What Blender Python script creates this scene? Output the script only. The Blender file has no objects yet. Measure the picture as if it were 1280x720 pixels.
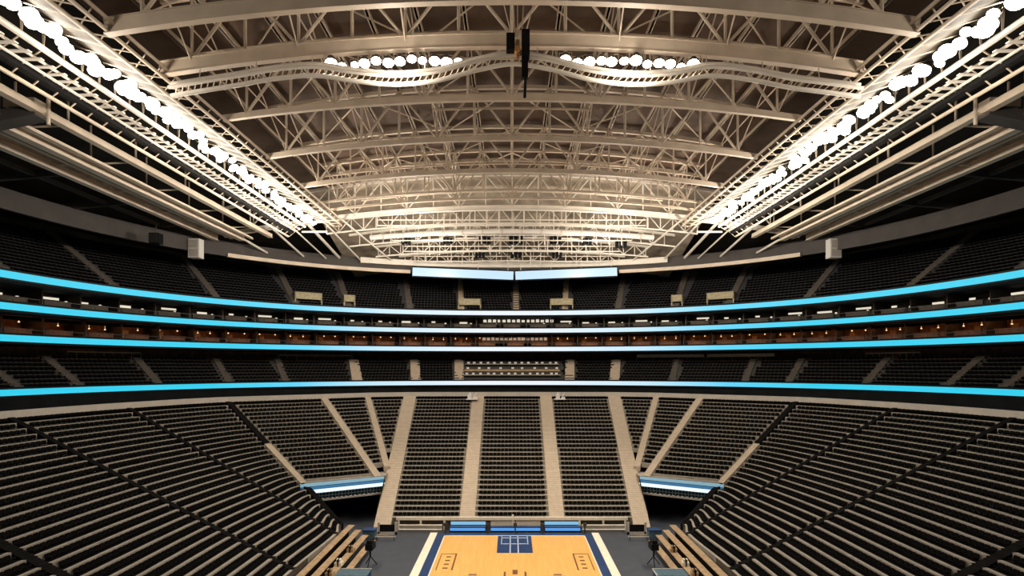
import bpy, math, random
import numpy as np
from mathutils import Vector, Matrix
random.seed(7); rng = np.random.default_rng(7)
SC = bpy.context.scene
COL = SC.collection
H = 20.0            # camera height above the event floor
F = 700.0           # focal length in pixels of the 1280 wide frame
HY = 459.0          # row of the horizon in the frame

# ------------------------------------------------------------------ materials
def mat(name, col, rough=0.6, metal=0.0, noise=0.0, nscale=3.0, bump=0.0, emit=None, estr=0.0):
    m = bpy.data.materials.new(name); m.use_nodes = True
    nt = m.node_tree; b = nt.nodes['Principled BSDF']
    b.inputs['Base Color'].default_value = (*col, 1)
    b.inputs['Roughness'].default_value = rough
    b.inputs['Metallic'].default_value = metal
    if noise or bump:
        tc = nt.nodes.new('ShaderNodeTexCoord')
        n = nt.nodes.new('ShaderNodeTexNoise'); n.inputs['Scale'].default_value = nscale
        n.inputs['Detail'].default_value = 5
        nt.links.new(tc.outputs['Object'], n.inputs['Vector'])
        if noise:
            r = nt.nodes.new('ShaderNodeValToRGB')
            r.color_ramp.elements[0].position = .3; r.color_ramp.elements[1].position = .7
            r.color_ramp.elements[0].color = (*[c * (1 - noise) for c in col], 1)
            r.color_ramp.elements[1].color = (*[min(1, c * (1 + noise)) for c in col], 1)
            nt.links.new(n.outputs['Fac'], r.inputs['Fac'])
            nt.links.new(r.outputs['Color'], b.inputs['Base Color'])
        if bump:
            bp = nt.nodes.new('ShaderNodeBump'); bp.inputs['Strength'].default_value = bump
            nt.links.new(n.outputs['Fac'], bp.inputs['Height'])
            nt.links.new(bp.outputs['Normal'], b.inputs['Normal'])
    if emit:
        b.inputs['Emission Color'].default_value = (*emit, 1)
        b.inputs['Emission Strength'].default_value = estr
    return m

M = {}
M['concrete'] = mat('concrete', (.33, .288, .235), .85, noise=.16, nscale=1.2)
M['aisle'] = mat('aisle_concrete', (.46, .37, .275), .8, noise=.08, nscale=2.0)
M['dark_aisle_seat_shade'] = mat('dark_rubber_and_seat_shade', (.0055, .0047, .0042), .95, noise=.3, nscale=2)
M['rim'] = mat('painted_rim_wall', (.50, .45, .39), .7, noise=.08, nscale=1)
M['seat'] = mat('black_plastic', (.0042, .0036, .0034), .85)
M['seat'].node_tree.nodes['Principled BSDF'].inputs['Specular IOR Level'].default_value = .06
M['seat_metal'] = mat('seat_steel', (.02, .02, .02), .5, .5)
M['steel'] = mat('painted_cream_steel', (.66, .55, .43), .55, noise=.10, nscale=.7)
M['steel_pale'] = mat('painted_white_steel', (.80, .74, .65), .5, noise=.06, nscale=.7)
M['steel_dark'] = mat('dark_steel', (.05, .045, .04), .5, .2)
M['deck'] = mat('brown_roof_deck', (.105, .066, .043), .8, noise=.35, nscale=.45, bump=.2)
M['black_deck'] = mat('black_side_roof', (.03, .028, .026), .9, noise=.3, nscale=.4)
M['soffit'] = mat('brown_soffit_panel', (.085, .066, .044), .75, noise=.3, nscale=.8)
M['grey_panel'] = mat('grey_ring_panel', (.060, .052, .048), .75, noise=.15, nscale=.6)
M['dark_wall'] = mat('dark_wall_paint', (.008, .009, .010), .85, noise=.3, nscale=.5)
M['shell'] = mat('outer_wall_paint', (.03, .028, .027), .9, noise=.3, nscale=.2)
M['floor'] = mat('grey_event_floor', (.044, .049, .062), .55, noise=.12, nscale=.8)
M['slab'] = mat('dark_slab', (.02, .021, .024), .7)
M['brown'] = mat('brown_timber_panel', (.22, .085, .035), .6, noise=.4, nscale=1.4)
M['taupe'] = mat('taupe_wall', (.10, .075, .055), .7, noise=.3, nscale=1.0)
M['navy'] = mat('navy_paint', (.015, .04, .12), .4, noise=.15, nscale=1)
M['cream'] = mat('cream_lacquer', (.80, .72, .58), .45, noise=.08, nscale=2)
M['black'] = mat('black_lacquer', (.008, .008, .009), .45)
M['white'] = mat('white_lacquer', (.75, .72, .68), .5)
M['teal'] = mat('teal_grey_vinyl', (.06, .11, .14), .5, noise=.3, nscale=3)
M['orange_part'] = mat('amber_painted_steel', (.55, .28, .10), .5)
M['timber'] = mat('bleacher_timber', (.36, .24, .13), .55, noise=.3, nscale=2.5)
M['ink'] = mat('brown_court_ink', (.16, .06, .02), .5)
M['portal'] = mat('portal_paint', (.40, .35, .22), .7, noise=.25, nscale=2)
M['pale_deck'] = mat('brightened_far_deck', (.42, .35, .27), .8, noise=.3, nscale=.6)
M['lens'] = mat('flood_lens', (.9, .9, .9), .3, emit=(1, .93, .82), estr=40)
M['lamp_warm'] = mat('warm_lamp', (.9, .8, .6), .4, emit=(1, .62, .30), estr=1.5)
M['lamp_low'] = mat('dim_pale_lamp', (.5, .5, .45), .4, emit=(1, .85, .66), estr=.22)
M['cove'] = mat('added_orange_strip', (.9, .6, .3), .4, emit=(1, .40, .13), estr=9.0)
M['lamp_pale'] = mat('pale_lamp', (.9, .9, .8), .4, emit=(1, .90, .70), estr=.75)
M['led_blue'] = mat('blue_led', (.02, .05, .1), .3, emit=(.10, .36, .85), estr=.9)
M['led_sky'] = mat('sky_led', (.02, .05, .1), .3, emit=(.25, .55, .80), estr=.9)
M['led_deep'] = mat('deep_blue_led', (.02, .05, .1), .3, emit=(.04, .22, .45), estr=.7)
M['led_dim'] = mat('dim_sky_led', (.1, .15, .2), .3, emit=(.22, .42, .52), estr=.8)
M['led_white'] = mat('white_led', (.05, .05, .05), .3, emit=(.80, .93, 1.0), estr=1.1)
M['led_pale'] = mat('pale_blue_led', (.05, .05, .05), .3, emit=(.55, .78, 1.0), estr=1.0)

for k_ in ('dark_aisle_seat_shade','dark_wall','slab','black','black_deck'):
    M[k_].node_tree.nodes['Principled BSDF'].inputs['Specular IOR Level'].default_value = .1
def ribbon_mat():
    # colour along the boards: pale white over the middle of the bowl, cyan towards both ends
    m = bpy.data.materials.new('led_ribbon_gradient'); m.use_nodes = True
    nt = m.node_tree; b = nt.nodes['Principled BSDF']
    b.inputs['Base Color'].default_value = (.02, .03, .04, 1)
    tc = nt.nodes.new('ShaderNodeTexCoord'); sx = nt.nodes.new('ShaderNodeSeparateXYZ')
    ab = nt.nodes.new('ShaderNodeMath'); ab.operation = 'ABSOLUTE'
    mr = nt.nodes.new('ShaderNodeMapRange')
    mr.inputs['From Min'].default_value = 0; mr.inputs['From Max'].default_value = 50
    r = nt.nodes.new('ShaderNodeValToRGB'); e = r.color_ramp.elements
    e[0].position = .10; e[0].color = (.78, .85, .93, 1)
    e[1].position = .84; e[1].color = (.016, .58, .80, 1)
    k = e.new(.44); k.color = (.52, .76, .92, 1)
    k = e.new(.66); k.color = (.10, .62, .88, 1)
    nt.links.new(tc.outputs['Object'], sx.inputs[0]); nt.links.new(sx.outputs['X'], ab.inputs[0])
    nt.links.new(ab.outputs[0], mr.inputs['Value']); nt.links.new(mr.outputs[0], r.inputs['Fac'])
    nt.links.new(r.outputs['Color'], b.inputs['Emission Color'])
    b.inputs['Emission Strength'].default_value = 1.05
    return m
M['ribbon'] = ribbon_mat()

def court_mat():
    m = bpy.data.materials.new('maple_court_boards'); m.use_nodes = True
    nt = m.node_tree; b = nt.nodes['Principled BSDF']
    tc = nt.nodes.new('ShaderNodeTexCoord')
    br = nt.nodes.new('ShaderNodeTexBrick')
    br.inputs['Scale'].default_value = 1.0
    br.inputs['Brick Width'].default_value = 2.4; br.inputs['Row Height'].default_value = .22
    br.inputs['Mortar Size'].default_value = .004
    br.inputs['Color1'].default_value = (.80, .43, .12, 1); br.inputs['Color2'].default_value = (.74, .37, .095, 1)
    br.inputs['Mortar'].default_value = (.60, .30, .08, 1)
    mp = nt.nodes.new('ShaderNodeMapping'); mp.inputs['Rotation'].default_value = (0, 0, math.pi / 2)
    nt.links.new(tc.outputs['Object'], mp.inputs['Vector']); nt.links.new(mp.outputs[0], br.inputs['Vector'])
    nt.links.new(br.outputs['Color'], b.inputs['Base Color'])
    b.inputs['Roughness'].default_value = .45
    return m
M['court'] = court_mat()

# ------------------------------------------------------------------ mesh builder
class MB:
    def __init__(s): s.v = []; s.f = []
    def add(s, vs, fs):
        n = len(s.v); s.v += [tuple(map(float, p)) for p in vs]; s.f += [tuple(i + n for i in f) for f in fs]
    def box(s, x0, x1, y0, y1, z0, z1):
        s.add([(x0,y0,z0),(x1,y0,z0),(x1,y1,z0),(x0,y1,z0),(x0,y0,z1),(x1,y0,z1),(x1,y1,z1),(x0,y1,z1)],
              [(0,3,2,1),(4,5,6,7),(0,1,5,4),(1,2,6,5),(2,3,7,6),(3,0,4,7)])
    def bar(s, p, q, r, n=6, h=None):
        """round bar radius r from p to q; with h a rectangular bar of width 2r, height h"""
        p = Vector(p); q = Vector(q); d = (q - p)
        if d.length < 1e-6: return
        d.normalize(); up = Vector((0,0,1))
        if abs(d.z) > .95: up = Vector((0,1,0))
        a = d.cross(up).normalized(); b = a.cross(d).normalized()
        if h is not None:
            o = [a*r+b*h/2, -a*r+b*h/2, -a*r-b*h/2, a*r-b*h/2]; n = 4
        else:
            o = [a*r*math.cos(2*math.pi*k/n)+b*r*math.sin(2*math.pi*k/n) for k in range(n)]
        vs = [p+x for x in o] + [q+x for x in o]
        fs = [(k,(k+1)%n,n+(k+1)%n,n+k) for k in range(n)] + [tuple(range(n-1,-1,-1)), tuple(range(n,2*n))]
        s.add(vs, fs)
    def tube(s, pts, r, n=6):
        pts = [Vector(p) for p in pts]; rings = []
        for i, p in enumerate(pts):
            d = (pts[min(i+1,len(pts)-1)] - pts[max(i-1,0)]).normalized()
            up = Vector((0,0,1)) if abs(d.z) < .95 else Vector((0,1,0))
            a = d.cross(up).normalized(); b = a.cross(d).normalized()
            rings.append([p+a*r*math.cos(2*math.pi*k/n)+b*r*math.sin(2*math.pi*k/n) for k in range(n)])
        vs = [x for rg in rings for x in rg]; fs = []
        for i in range(len(pts)-1):
            for k in range(n):
                fs.append((i*n+k, i*n+(k+1)%n, (i+1)*n+(k+1)%n, (i+1)*n+k))
        fs.append(tuple(range(n-1,-1,-1))); fs.append(tuple(range((len(pts)-1)*n, len(pts)*n)))
        s.add(vs, fs)
    def sweep(s, path, prof, close=True):
        """path: list of (pos xy, outward normal xy); prof: list of (offset outward, z) closed polygon"""
        n = len(prof); vs = []
        for (p, nn) in path:
            for (o, z) in prof: vs.append((p[0]+nn[0]*o, p[1]+nn[1]*o, z))
        fs = []
        for i in range(len(path)-1):
            for k in range(n if close else n-1):
                a, b = k, (k+1) % n
                fs.append((i*n+a, i*n+b, (i+1)*n+b, (i+1)*n+a))
        if close:
            fs.append(tuple(range(n-1,-1,-1))); m0 = (len(path)-1)*n; fs.append(tuple(range(m0, m0+n)))
        s.add(vs, fs)
    def prism(s, poly, z0, z1):
        n = len(poly)
        vs = [(x,y,z0) for x,y in poly] + [(x,y,z1) for x,y in poly]
        s.add(vs, [tuple(range(n-1,-1,-1)), tuple(range(n,2*n))] + [(k,(k+1)%n,n+(k+1)%n,n+k) for k in range(n)])
    def mesh(s, name, material, bevel=0):
        me = bpy.data.meshes.new(name); me.from_pydata(s.v, [], s.f); me.materials.append(material)
        me.update(); return me
    def build(s, name, material, parent=None, loc=None):
        o = bpy.data.objects.new(name, s.mesh(name, material)); COL.objects.link(o)
        if parent is not None:
            o.parent = parent
            if loc is None: o.matrix_parent_inverse = Matrix.Identity(4)
        if loc is not None: o.location = loc
        return o

def tag(o, label, cat, group=None, kind=None):
    o['label'] = label; o['category'] = cat
    if group: o['group'] = group
    if kind: o['kind'] = kind
    return o
def thing(name, label, cat, loc=(0,0,0), group=None, rot=None):
    o = bpy.data.objects.new(name, None); COL.objects.link(o); o.location = loc
    if rot is not None: o.rotation_euler = rot
    o.empty_display_size = .2
    return tag(o, label, cat, group)
def struct(name, mb, m):
    o = mb.build(name, m); o['kind'] = 'structure'; return o
def dup(root, loc, rot=None, label=None):
    r = root.copy(); COL.objects.link(r); r.location = loc
    if rot is not None: r.rotation_euler = rot
    if label: r['label'] = label
    for ch in list(root.children):
        c = ch.copy(); COL.objects.link(c); c.parent = r
        for g in list(ch.children):
            d = g.copy(); COL.objects.link(d); d.parent = c
    return r
ONES = 'first second third fourth fifth sixth seventh eighth ninth tenth eleventh twelfth thirteenth fourteenth fifteenth sixteenth seventeenth eighteenth nineteenth'.split()
TENS = {20:'twent',30:'thirt',40:'fort',50:'fift',60:'sixt',70:'sevent',80:'eight'}
def nth(k):
    if k < 20: return ONES[k-1]
    t = k//10*10
    return TENS[t]+'ieth' if k % 10 == 0 else TENS[t]+'y-'+ONES[k%10-1]
def pix(x, y, z):   # world point -> frame pixel
    return 640+F*x/y, HY-F*(z-H)/y

# ------------------------------------------------------------------ camera
cd = bpy.data.cameras.new('camera'); cam = bpy.data.objects.new('camera', cd); COL.objects.link(cam)
cam.location = (0, 0, H); cam.rotation_euler = (math.pi/2, 0, 0)
cd.sensor_width = 36; cd.lens = 36*F/1280; cd.shift_y = (HY-360)/1280; cd.clip_end = 500; cd.clip_start = .1
SC.camera = cam

# ------------------------------------------------------------------ seats
def seat_parts():
    """one folding seat, facing -y, standing on z=0: backrest, seat pan, pedestal, armrest"""
    b = MB(); w = .235; r = .07
    out = [(-w,.10),(w,.10),(w,.44-r),(w-r*.3,.44-r*.3),(w-r,.44),(-w+r,.44),(-w+r*.3,.44-r*.3),(-w,.44-r)]
    fr = [(x, .10+.22*z, z) for x,z in out]; bk = [(x, .16+.22*z, z) for x,z in out]
    n = len(out)
    b.add(fr+bk, [tuple(range(n)), tuple(range(2*n-1,n-1,-1))]+[(k,n+k,n+(k+1)%n,(k+1)%n) for k in range(n)])
    p = MB()
    prof = [(.10,.14),(-.16,.20),(-.20,.235),(-.16,.255),(.11,.20)]
    k = len(prof)
    p.add([(-.21,y,z) for y,z in prof]+[(.21,y,z) for y,z in prof], [tuple(range(k)), tuple(range(2*k-1,k-1,-1))]+[(i,k+i,k+(i+1)%k,(i+1)%k) for i in range(k)])
    d = MB(); d.box(-.03,.03,.05,.12,0,.16)
    a = MB(); a.box(.237,.262,-.12,.16,.25,.28); a.box(.237,.262,.08,.13,0,.25)
    return b, p, d, a
SB, SP, SD, SA = seat_parts()
stuff_v = []; stuff_f = []; stuff_n = 0
base_v = np.array(SB.v+SP.v+SD.v, float); base_f = SB.f + [tuple(i+len(SB.v) for i in f) for f in SP.f] + [tuple(i+len(SB.v)+len(SP.v) for i in f) for f in SD.f]
lower_seats = []    # (x,y,z,angle,row,side)
other_seats = []

# ------------------------------------------------------------------ lower bowl
NR = 28; Z0 = 1.5; ZT = 15.3
def zt(t): return Z0+(ZT-Z0)*t
AIS = {
 'E0': lambda t: (-5.55, 69+23*t), 'E1': lambda t: (-15.8-.9*t, 69+22.6*t),
 'A': lambda t: (-16.95-6.1*(t-.35)/.65, 76.2+13.3*(t-.35)/.65),
 'B': lambda t: (-17.7-10.8*(t-.3)/.7, 73.9+11.1*(t-.3)/.7),
 'C': lambda t: (-20.3-18.7*t, 66.5+10.5*t),
 'D': lambda t: (-19.5-25*t, 62.5+2.5*t),
 'E': lambda t: (-20-27*t, 51.5+1*t),
 'F': lambda t: (-20-27.3*t, 37.0),
 'G': lambda t: (-20-26.5*t, 22.0-2*t)}
HW = {'E0':.95,'E1':1.0,'A':.45,'B':.55,'C':.5,'D':.36,'E':.36,'F':.45,'G':.4}
BL = [('E0','E1',0,0),('E1','A',.36,0),('A','B',.36,0),('B','C',.30,0),('C','D',0,1),('D','E',0,1),('E','F',0,1),('F','G',0,1)]
ORDER = ['E0','E1','A','B','C','D','E','F','G']
def V2(p): return np.array(p, float)
def tangent(name, t):
    i = ORDER.index(name); a = V2(AIS[ORDER[max(i-1,0)]](t)); b = V2(AIS[ORDER[min(i+1,8)]](t))
    if name == 'G': d = V2((0,-1))
    elif name == 'C': d = V2(AIS['D'](t))-V2(AIS['B'](max(t,.3)))*1.0
    else: d = b-a
    return d/np.linalg.norm(d)
def row_curve(j, k, curved, t, m=10):
    """points from aisle j to aisle k at height t (left half), trimmed by the aisle widths"""
    p = V2(AIS[j](t)); q = V2(AIS[k](t)); L = np.linalg.norm(q-p)
    u = np.linspace(0,1,m+1)[:,None]
    if curved:
        tp = tangent(j,t)*L; tq = tangent(k,t)*L
        h = (2*u**3-3*u**2+1)*p+(u**3-2*u**2+u)*tp+(-2*u**3+3*u**2)*q+(u**3-u**2)*tq
    else: h = p+(q-p)*u
    # trim
    seg = np.linalg.norm(np.diff(h,axis=0),axis=1); s = np.concatenate([[0],np.cumsum(seg)]); T = s[-1]
    a, b = HW[j], T-HW[k]
    if b-a < .7: return None
    uu = np.linspace(a,b,m+1)
    return np.stack([np.interp(uu,s,h[:,0]),np.interp(uu,s,h[:,1])],1)
terr = MB(); terr2 = MB()
def block(j, k, tmin, curved, sides=(1,-1), center=False):
    i0 = int(math.ceil(tmin*NR-1e-6))
    m = 1 if not curved else 10
    for i in range(i0, NR):
        t0, t1 = i/NR, (i+1)/NR
        if center:
            a0 = np.array([(-5.55+.95,69+23*t0),(5.55-.95,69+23*t0)]); a1 = np.array([(-5.55+.95,69+23*t1),(5.55-.95,69+23*t1)])
        else:
            a0 = row_curve(j,k,curved,t0,m); a1 = row_curve(j,k,curved,t1,m)
        if a0 is None or a1 is None: continue
        z = zt(t0); zl = zt(t0-1/NR) if i > i0 else (0 if tmin == 0 else zt(t0)-.6)
        for s in sides:
            n = len(a0); vs = []
            for P, zz in ((a0,zl-.02),(a0,z),(a1,z)): vs += [(s*x if not center else x, y, zz) for x,y in P]
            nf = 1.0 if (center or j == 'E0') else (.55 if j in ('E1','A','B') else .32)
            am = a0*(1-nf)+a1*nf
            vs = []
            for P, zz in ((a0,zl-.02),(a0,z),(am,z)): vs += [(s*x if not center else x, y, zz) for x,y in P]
            fs = []
            for r in range(2):
                for c in range(n-1):
                    f = (r*n+c, r*n+c+1, (r+1)*n+c+1, (r+1)*n+c)
                    fs.append(f if s == -1 else f[::-1])
            terr.add(vs, fs)
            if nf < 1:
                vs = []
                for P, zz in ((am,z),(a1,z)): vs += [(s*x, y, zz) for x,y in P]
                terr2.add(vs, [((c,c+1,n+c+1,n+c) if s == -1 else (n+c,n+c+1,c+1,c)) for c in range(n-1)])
        # seats
        mid = a0*.38+a1*.62
        seg = np.linalg.norm(np.diff(mid,axis=0),axis=1); ss = np.concatenate([[0],np.cumsum(seg)]); T = ss[-1]
        ns = int((T-.1)/.54)
        if ns < 1: continue
        w = (T-ns*.54)/2
        for c in range(ns):
            u = w+.27+c*.54
            x = np.interp(u,ss,mid[:,0]); y = np.interp(u,ss,mid[:,1])
            e = .05; x1 = np.interp(min(u+e,T),ss,mid[:,0])-np.interp(u-e,ss,mid[:,0]); y1 = np.interp(min(u+e,T),ss,mid[:,1])-np.interp(u-e,ss,mid[:,1])
            ang = math.atan2(y1,x1)          # direction along the row
            for s in sides:
                if center: a = 0.0
                else:
                    # local -y must face the court: local x axis runs along the row
                    a = math.atan2(y1, s*x1) if s == 1 else math.atan2(y1, -x1)
                    # outward (local +y) points away from the bowl centre
                    ox, oy = -math.sin(a), math.cos(a)
                    if ox*(-1 if s == 1 else 1)*abs(x) + oy*(y-50) < 0: a += math.pi
                px = s*x if not center else x
                lower_seats.append((px, y, z, a, i, s, j))
    return
# left half coordinates are negative x, so sides multiplies by 1 for left and -1 for right
for (j,k,tm,cv) in BL: block(j,k,tm,cv)
block(None,None,0,False,sides=(1,),center=True)
# closing panels over the tunnels (flat decks in front of the first rows above them)
for s in (1,-1):
    zc = zt(.30)
    terr.prism([(s*x,y) for x,y in ((-16.8,74.3),(-16.8,78.5),(-18.6,76.3),(-17.9,74.8),(-25.6,70.2),(-25.9,69.5))], zc-.12, zc+.02)
struct('floor_lower_terrace', terr, M['concrete']); struct('floor_lower_seat_deck', terr2, M['dark_aisle_seat_shade'])  # dark rear treads: shade under the seats put into the colour

def stair(name, p, q, z0, z1, hw, steps, m, label, group):
    mb = MB(); p = V2(p); q = V2(q); d = q-p; L = np.linalg.norm(d); d /= L; nrm = np.array((-d[1],d[0]))
    steps *= 2                       # shallow half-steps, all but flush
    prof = []
    for i in range(steps):
        za = z0+(z1-z0)*i/steps; zb = z0+(z1-z0)*(i+1)/steps; da = L*i/steps; db = L*(i+1)/steps
        prof += [(da+(db-da)*.18, za+(zb-za)*.55), (db, zb)]
    prof = [(0, z0)]+prof
    vs = []
    for (dd,z) in prof:
        for w_ in (-hw,hw):
            q = p+d*dd+nrm*w_; vs.append((q[0],q[1],z))
    nb = len(vs)
    for (dd,z) in prof:
        for w_ in (-hw,hw):
            q = p+d*dd+nrm*w_; vs.append((q[0],q[1],max(z-.7,0)))
    fs = []
    for i in range(len(prof)-1):
        a = 2*i; fs.append((a,a+2,a+3,a+1)); fs.append((a,nb+a,nb+a+2,a+2)); fs.append((a+1,a+3,nb+a+3,nb+a+1)); fs.append((nb+a,nb+a+1,nb+a+3,nb+a+2))
    e = 2*(len(prof)-1); fs += [(0,1,nb+1,nb),(e,nb+e,nb+e+1,e+1)]
    mb.add(vs, fs)
    o = mb.build(name, m); tag(o, label, 'stairs', group); return o
dst = (ZT-Z0)
sl = {'E0':('inner','broad beige stairway beside the middle seating block of the far stand'),'E1':('outer','')}
for s, sd in ((1,'left'),(-1,'right')):
    def P(n,t): x,y = AIS[n](t); return (s*x,y)
    stair('aisle_stairs', P('E0',0), P('E0',1), Z0-.25, ZT, .95, 56, M['aisle'], f'broad beige stairway bordering the middle far seating block on the {sd}', 'far stand stairways')
    stair('aisle_stairs', P('E1',-.10), P('E1',1), 0.0, ZT, 1.0, 60, M['aisle'], f'broad beige stairway at the outer {sd} edge of the far end seating', 'far stand stairways')
    stair('aisle_stairs', P('A',.36), P('A',1), zt(.36), ZT, .42, 36, M['aisle'], f'narrow beige corner stairway rising right beside the outer {sd} broad stairway', 'corner stairways')
    stair('aisle_stairs', P('B',.30), P('B',1), zt(.30), ZT, .5, 40, M['aisle'], f'narrow beige corner stairway fanning out above the {sd} tunnel sign', 'corner stairways')
    stair('aisle_stairs', P('C',0), P('C',.30), Z0-.2, zt(.30), .4, 18, M['dark_aisle_seat_shade'], f'dark lower stairway along the outer wall of the {sd} tunnel', 'corner stairways')
    stair('aisle_stairs', P('C',.30), P('C',.62), zt(.30), zt(.62), .45, 18, M['aisle'], f'short beige stairway rising from the outer end of the {sd} tunnel sign', 'corner stairways')
    stair('aisle_stairs', P('C',.62), P('C',1), zt(.62), ZT, .42, 22, M['dark_aisle_seat_shade'], f'dark upper corner stairway high above the outer end of the {sd} tunnel sign', 'corner stairways')
    stair('aisle_stairs', P('D',0), P('D',1), Z0-.2, ZT, .33, 56, M['dark_aisle_seat_shade'], f'dark stairway splitting the {sd} stand, the farther from the camera', 'side stand stairways')
    stair('aisle_stairs', P('E',0), P('E',1), Z0-.2, ZT, .33, 56, M['dark_aisle_seat_shade'], f'dark stairway splitting the {sd} stand, the middle one of three', 'side stand stairways')
    stair('aisle_stairs', P('F',0), P('F',1), Z0-.2, ZT, .42, 56, M['dark_aisle_seat_shade'], f'dark stairway at the lower {sd} corner of the photo', 'side stand stairways')

# top rim wall
def top_path(off=0.0):
    pts = []
    for (j,k,tm,cv) in BL:
        p = V2(AIS[j](1)); q = V2(AIS[k](1)); L = np.linalg.norm(q-p); u = np.linspace(0,1,9)[:-1,None]
        if cv:
            tp = tangent(j,1)*L; tq = tangent(k,1)*L
            h = (2*u**3-3*u**2+1)*p+(u**3-2*u**2+u)*tp+(-2*u**3+3*u**2)*q+(u**3-u**2)*tq
        else: h = p+(q-p)*u
        pts += list(h)
    pts.append(V2(AIS['G'](1)))
    full = [(-x,y) for x,y in pts[::-1]]+[(x,y) for x,y in pts]       # right to left over the far end
    out = []
    for i,p in enumerate(full):
        a = V2(full[max(i-1,0)]); b = V2(full[min(i+1,len(full)-1)]); d = b-a; d /= np.linalg.norm(d)
        out.append((p, (d[1]*1.0, -d[0]*1.0)))
    # make normals outward
    res = []
    for p,n in out:
        if n[0]*p[0]+n[1]*(p[1]-50) < 0: n = (-n[0],-n[1])
        res.append((p,n))
    return res
TP = top_path()
rim = MB(); rim.sweep(TP, [(0,ZT-.1),(0,ZT+.62),(.2,ZT+.62),(.2,ZT-.1)])
struct('wall_lower_rim', rim, M['rim'])
cc = MB(); cc.sweep(TP, [(.2,ZT-.05),(9,ZT-.05),(9,ZT-.3),(.2,ZT-.3)])
struct('floor_concourse', cc, M['dark_wall'])

# tunnels
tun = MB()
for s in (1,-1):
    zc = zt(.30)-.5
    A = (-16.9,74.4); B = (-25.9,69.4); dx, dy = (-5.5,11.0)
    def q(p,z): return (s*p[0],p[1],z)
    A2 = (A[0]+dx,A[1]+dy); B2 = (B[0]+dx,B[1]+dy); A0 = (-16.9,69.0); B0 = (-20.4,66.6)
    for (a,b,z0,z1) in ((A,A2,0,zc),(A2,B2,0,zc),(B2,B,0,zc)):
        tun.add([q(a,z0),q(b,z0),q(b,z1),q(a,z1)],[(0,1,2,3)])
    tun.add([q(A,zc),q(A2,zc),q(B2,zc),q(B,zc)],[(0,1,2,3)])
    # side walls following the slope of the bank
    tun.add([q(A0,0),q(A,0),q(A,zc+.4),q(A0,Z0)],[(0,1,2,3)])
    tun.add([q(B0,0),q(B,0),q(B,zc+.4),q(B0,Z0)],[(0,1,2,3)])
struct('wall_tunnel', tun, M['dark_wall'])

# front fascia of the side banks and end bank
fr = MB()
for s in (1,-1):
    pts = [AIS[n](0) for n in ('C','D','E','F','G')]
    for a,b in zip(pts,pts[1:]):
        fr.add([(s*a[0],a[1],0),(s*b[0],b[1],0),(s*b[0],b[1],Z0),(s*a[0],a[1],Z0)],[(0,1,2,3)])
fr.box(-14.6,14.6,68.92,69.02,0,Z0)
struct('wall_front_fascia', fr, M['taupe'])

# ------------------------------------------------------------------ floor and outer shell
fl = MB(); fl.add([(-75,-30,0),(75,-30,0),(75,125,0),(-75,125,0)],[(0,1,2,3)])
struct('floor', fl, M['floor'])
def sup(a, b, phi, c=50.0, n=2.2):
    sx, cx = math.sin(phi), math.cos(phi); e = 2/n
    return (a*math.copysign(abs(sx)**e, sx), c+b*math.copysign(abs(cx)**e, cx))
def spath(a, b, p0=-2.02, p1=2.02, m=120, n=2.2):
    out = []
    for i in range(m+1):
        ph = p0+(p1-p0)*i/m; p = sup(a,b,ph,n=n); h = 1e-3
        u = V2(sup(a,b,ph+h,n=n))-V2(sup(a,b,ph-h,n=n)); u /= np.linalg.norm(u)
        nn = (-u[1],u[0])
        if nn[0]*p[0]+nn[1]*(p[1]-50) < 0: nn = (-nn[0],-nn[1])
        out.append((p,nn))
    return out
def phi_at(a, b, xpx):
    """angle at which the curve crosses the view ray of a frame column"""
    k = (xpx-640)/F; lo, hi = -1.95, 1.95
    for _ in range(60):
        mid = (lo+hi)/2; x,y = sup(a,b,mid)
        if x/max(y,1) < k: lo = mid
        else: hi = mid
    return (lo+hi)/2
sh = MB(); sh.sweep(spath(70,68,-math.pi,math.pi,120), [(0,0),(0,50)], close=False)
struct('wall_outer', sh, M['shell'])

# ------------------------------------------------------------------ tiers: club and upper deck
def tier(name, a, b, z0, rows, tread, rise, aisles_px, hw, seatscale, skip=None):
    mb = MB()
    ph_a = sorted(phi_at(a,b,x) for x in aisles_px)
    for k in range(rows):
        pa = spath(a+k*tread, b+k*tread); n = len(pa)
        z = z0+k*rise
        mb.sweep(pa, [(0,z-rise),(0,z),(tread+.02,z)], close=False)
        # seats
        path = np.array([(p[0]+nn[0]*tread*.62, p[1]+nn[1]*tread*.62) for p,nn in pa])
        seg = np.linalg.norm(np.diff(path,axis=0),axis=1); ss = np.concatenate([[0],np.cumsum(seg)])
        phs = np.linspace(-2.02,2.02,n)
        cuts = [float(np.interp(p,phs,ss)) for p in ph_a]
        u = .3
        while u < ss[-1]-.3:
            if all(abs(u-c) > (hw if (hw < .65 or abs(x_-640) < 200) else .48)+.25 for c,x_ in zip(cuts,sorted(aisles_px))):
                x = np.interp(u,ss,path[:,0]); y = np.interp(u,ss,path[:,1])
                dx = np.interp(u+.1,ss,path[:,0])-np.interp(u-.1,ss,path[:,0]); dy = np.interp(u+.1,ss,path[:,1])-np.interp(u-.1,ss,path[:,1])
                if y > 36 and not (skip and skip(x,y,k)): other_seats.append((x,y,z,math.atan2(dy,dx)))
            u += .56
    struct(name, mb, M['dark_wall'] if name.startswith('floor_upper') else M['tier'])
    return ph_a
M['tier'] = mat('dim_concrete', (.05, .046, .042), .85, noise=.2, nscale=1)
UP_A, UP_B, UP_Z = 51.3, 46.6, H+9.55
CL_A, CL_B, CL_Z = 53.2, 44.8, H-2.25
UP_AIS = [-60, 20, 150, 275, 372, 437, 513, 577, 645, 706, 772, 843, 908, 1005, 1130, 1260, 1340]
CL_AIS = [-40, 28, 103, 200, 288, 358, 447, 520, 574, 712, 768, 840, 930, 985, 1080, 1180, 1250, 1320]
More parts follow.
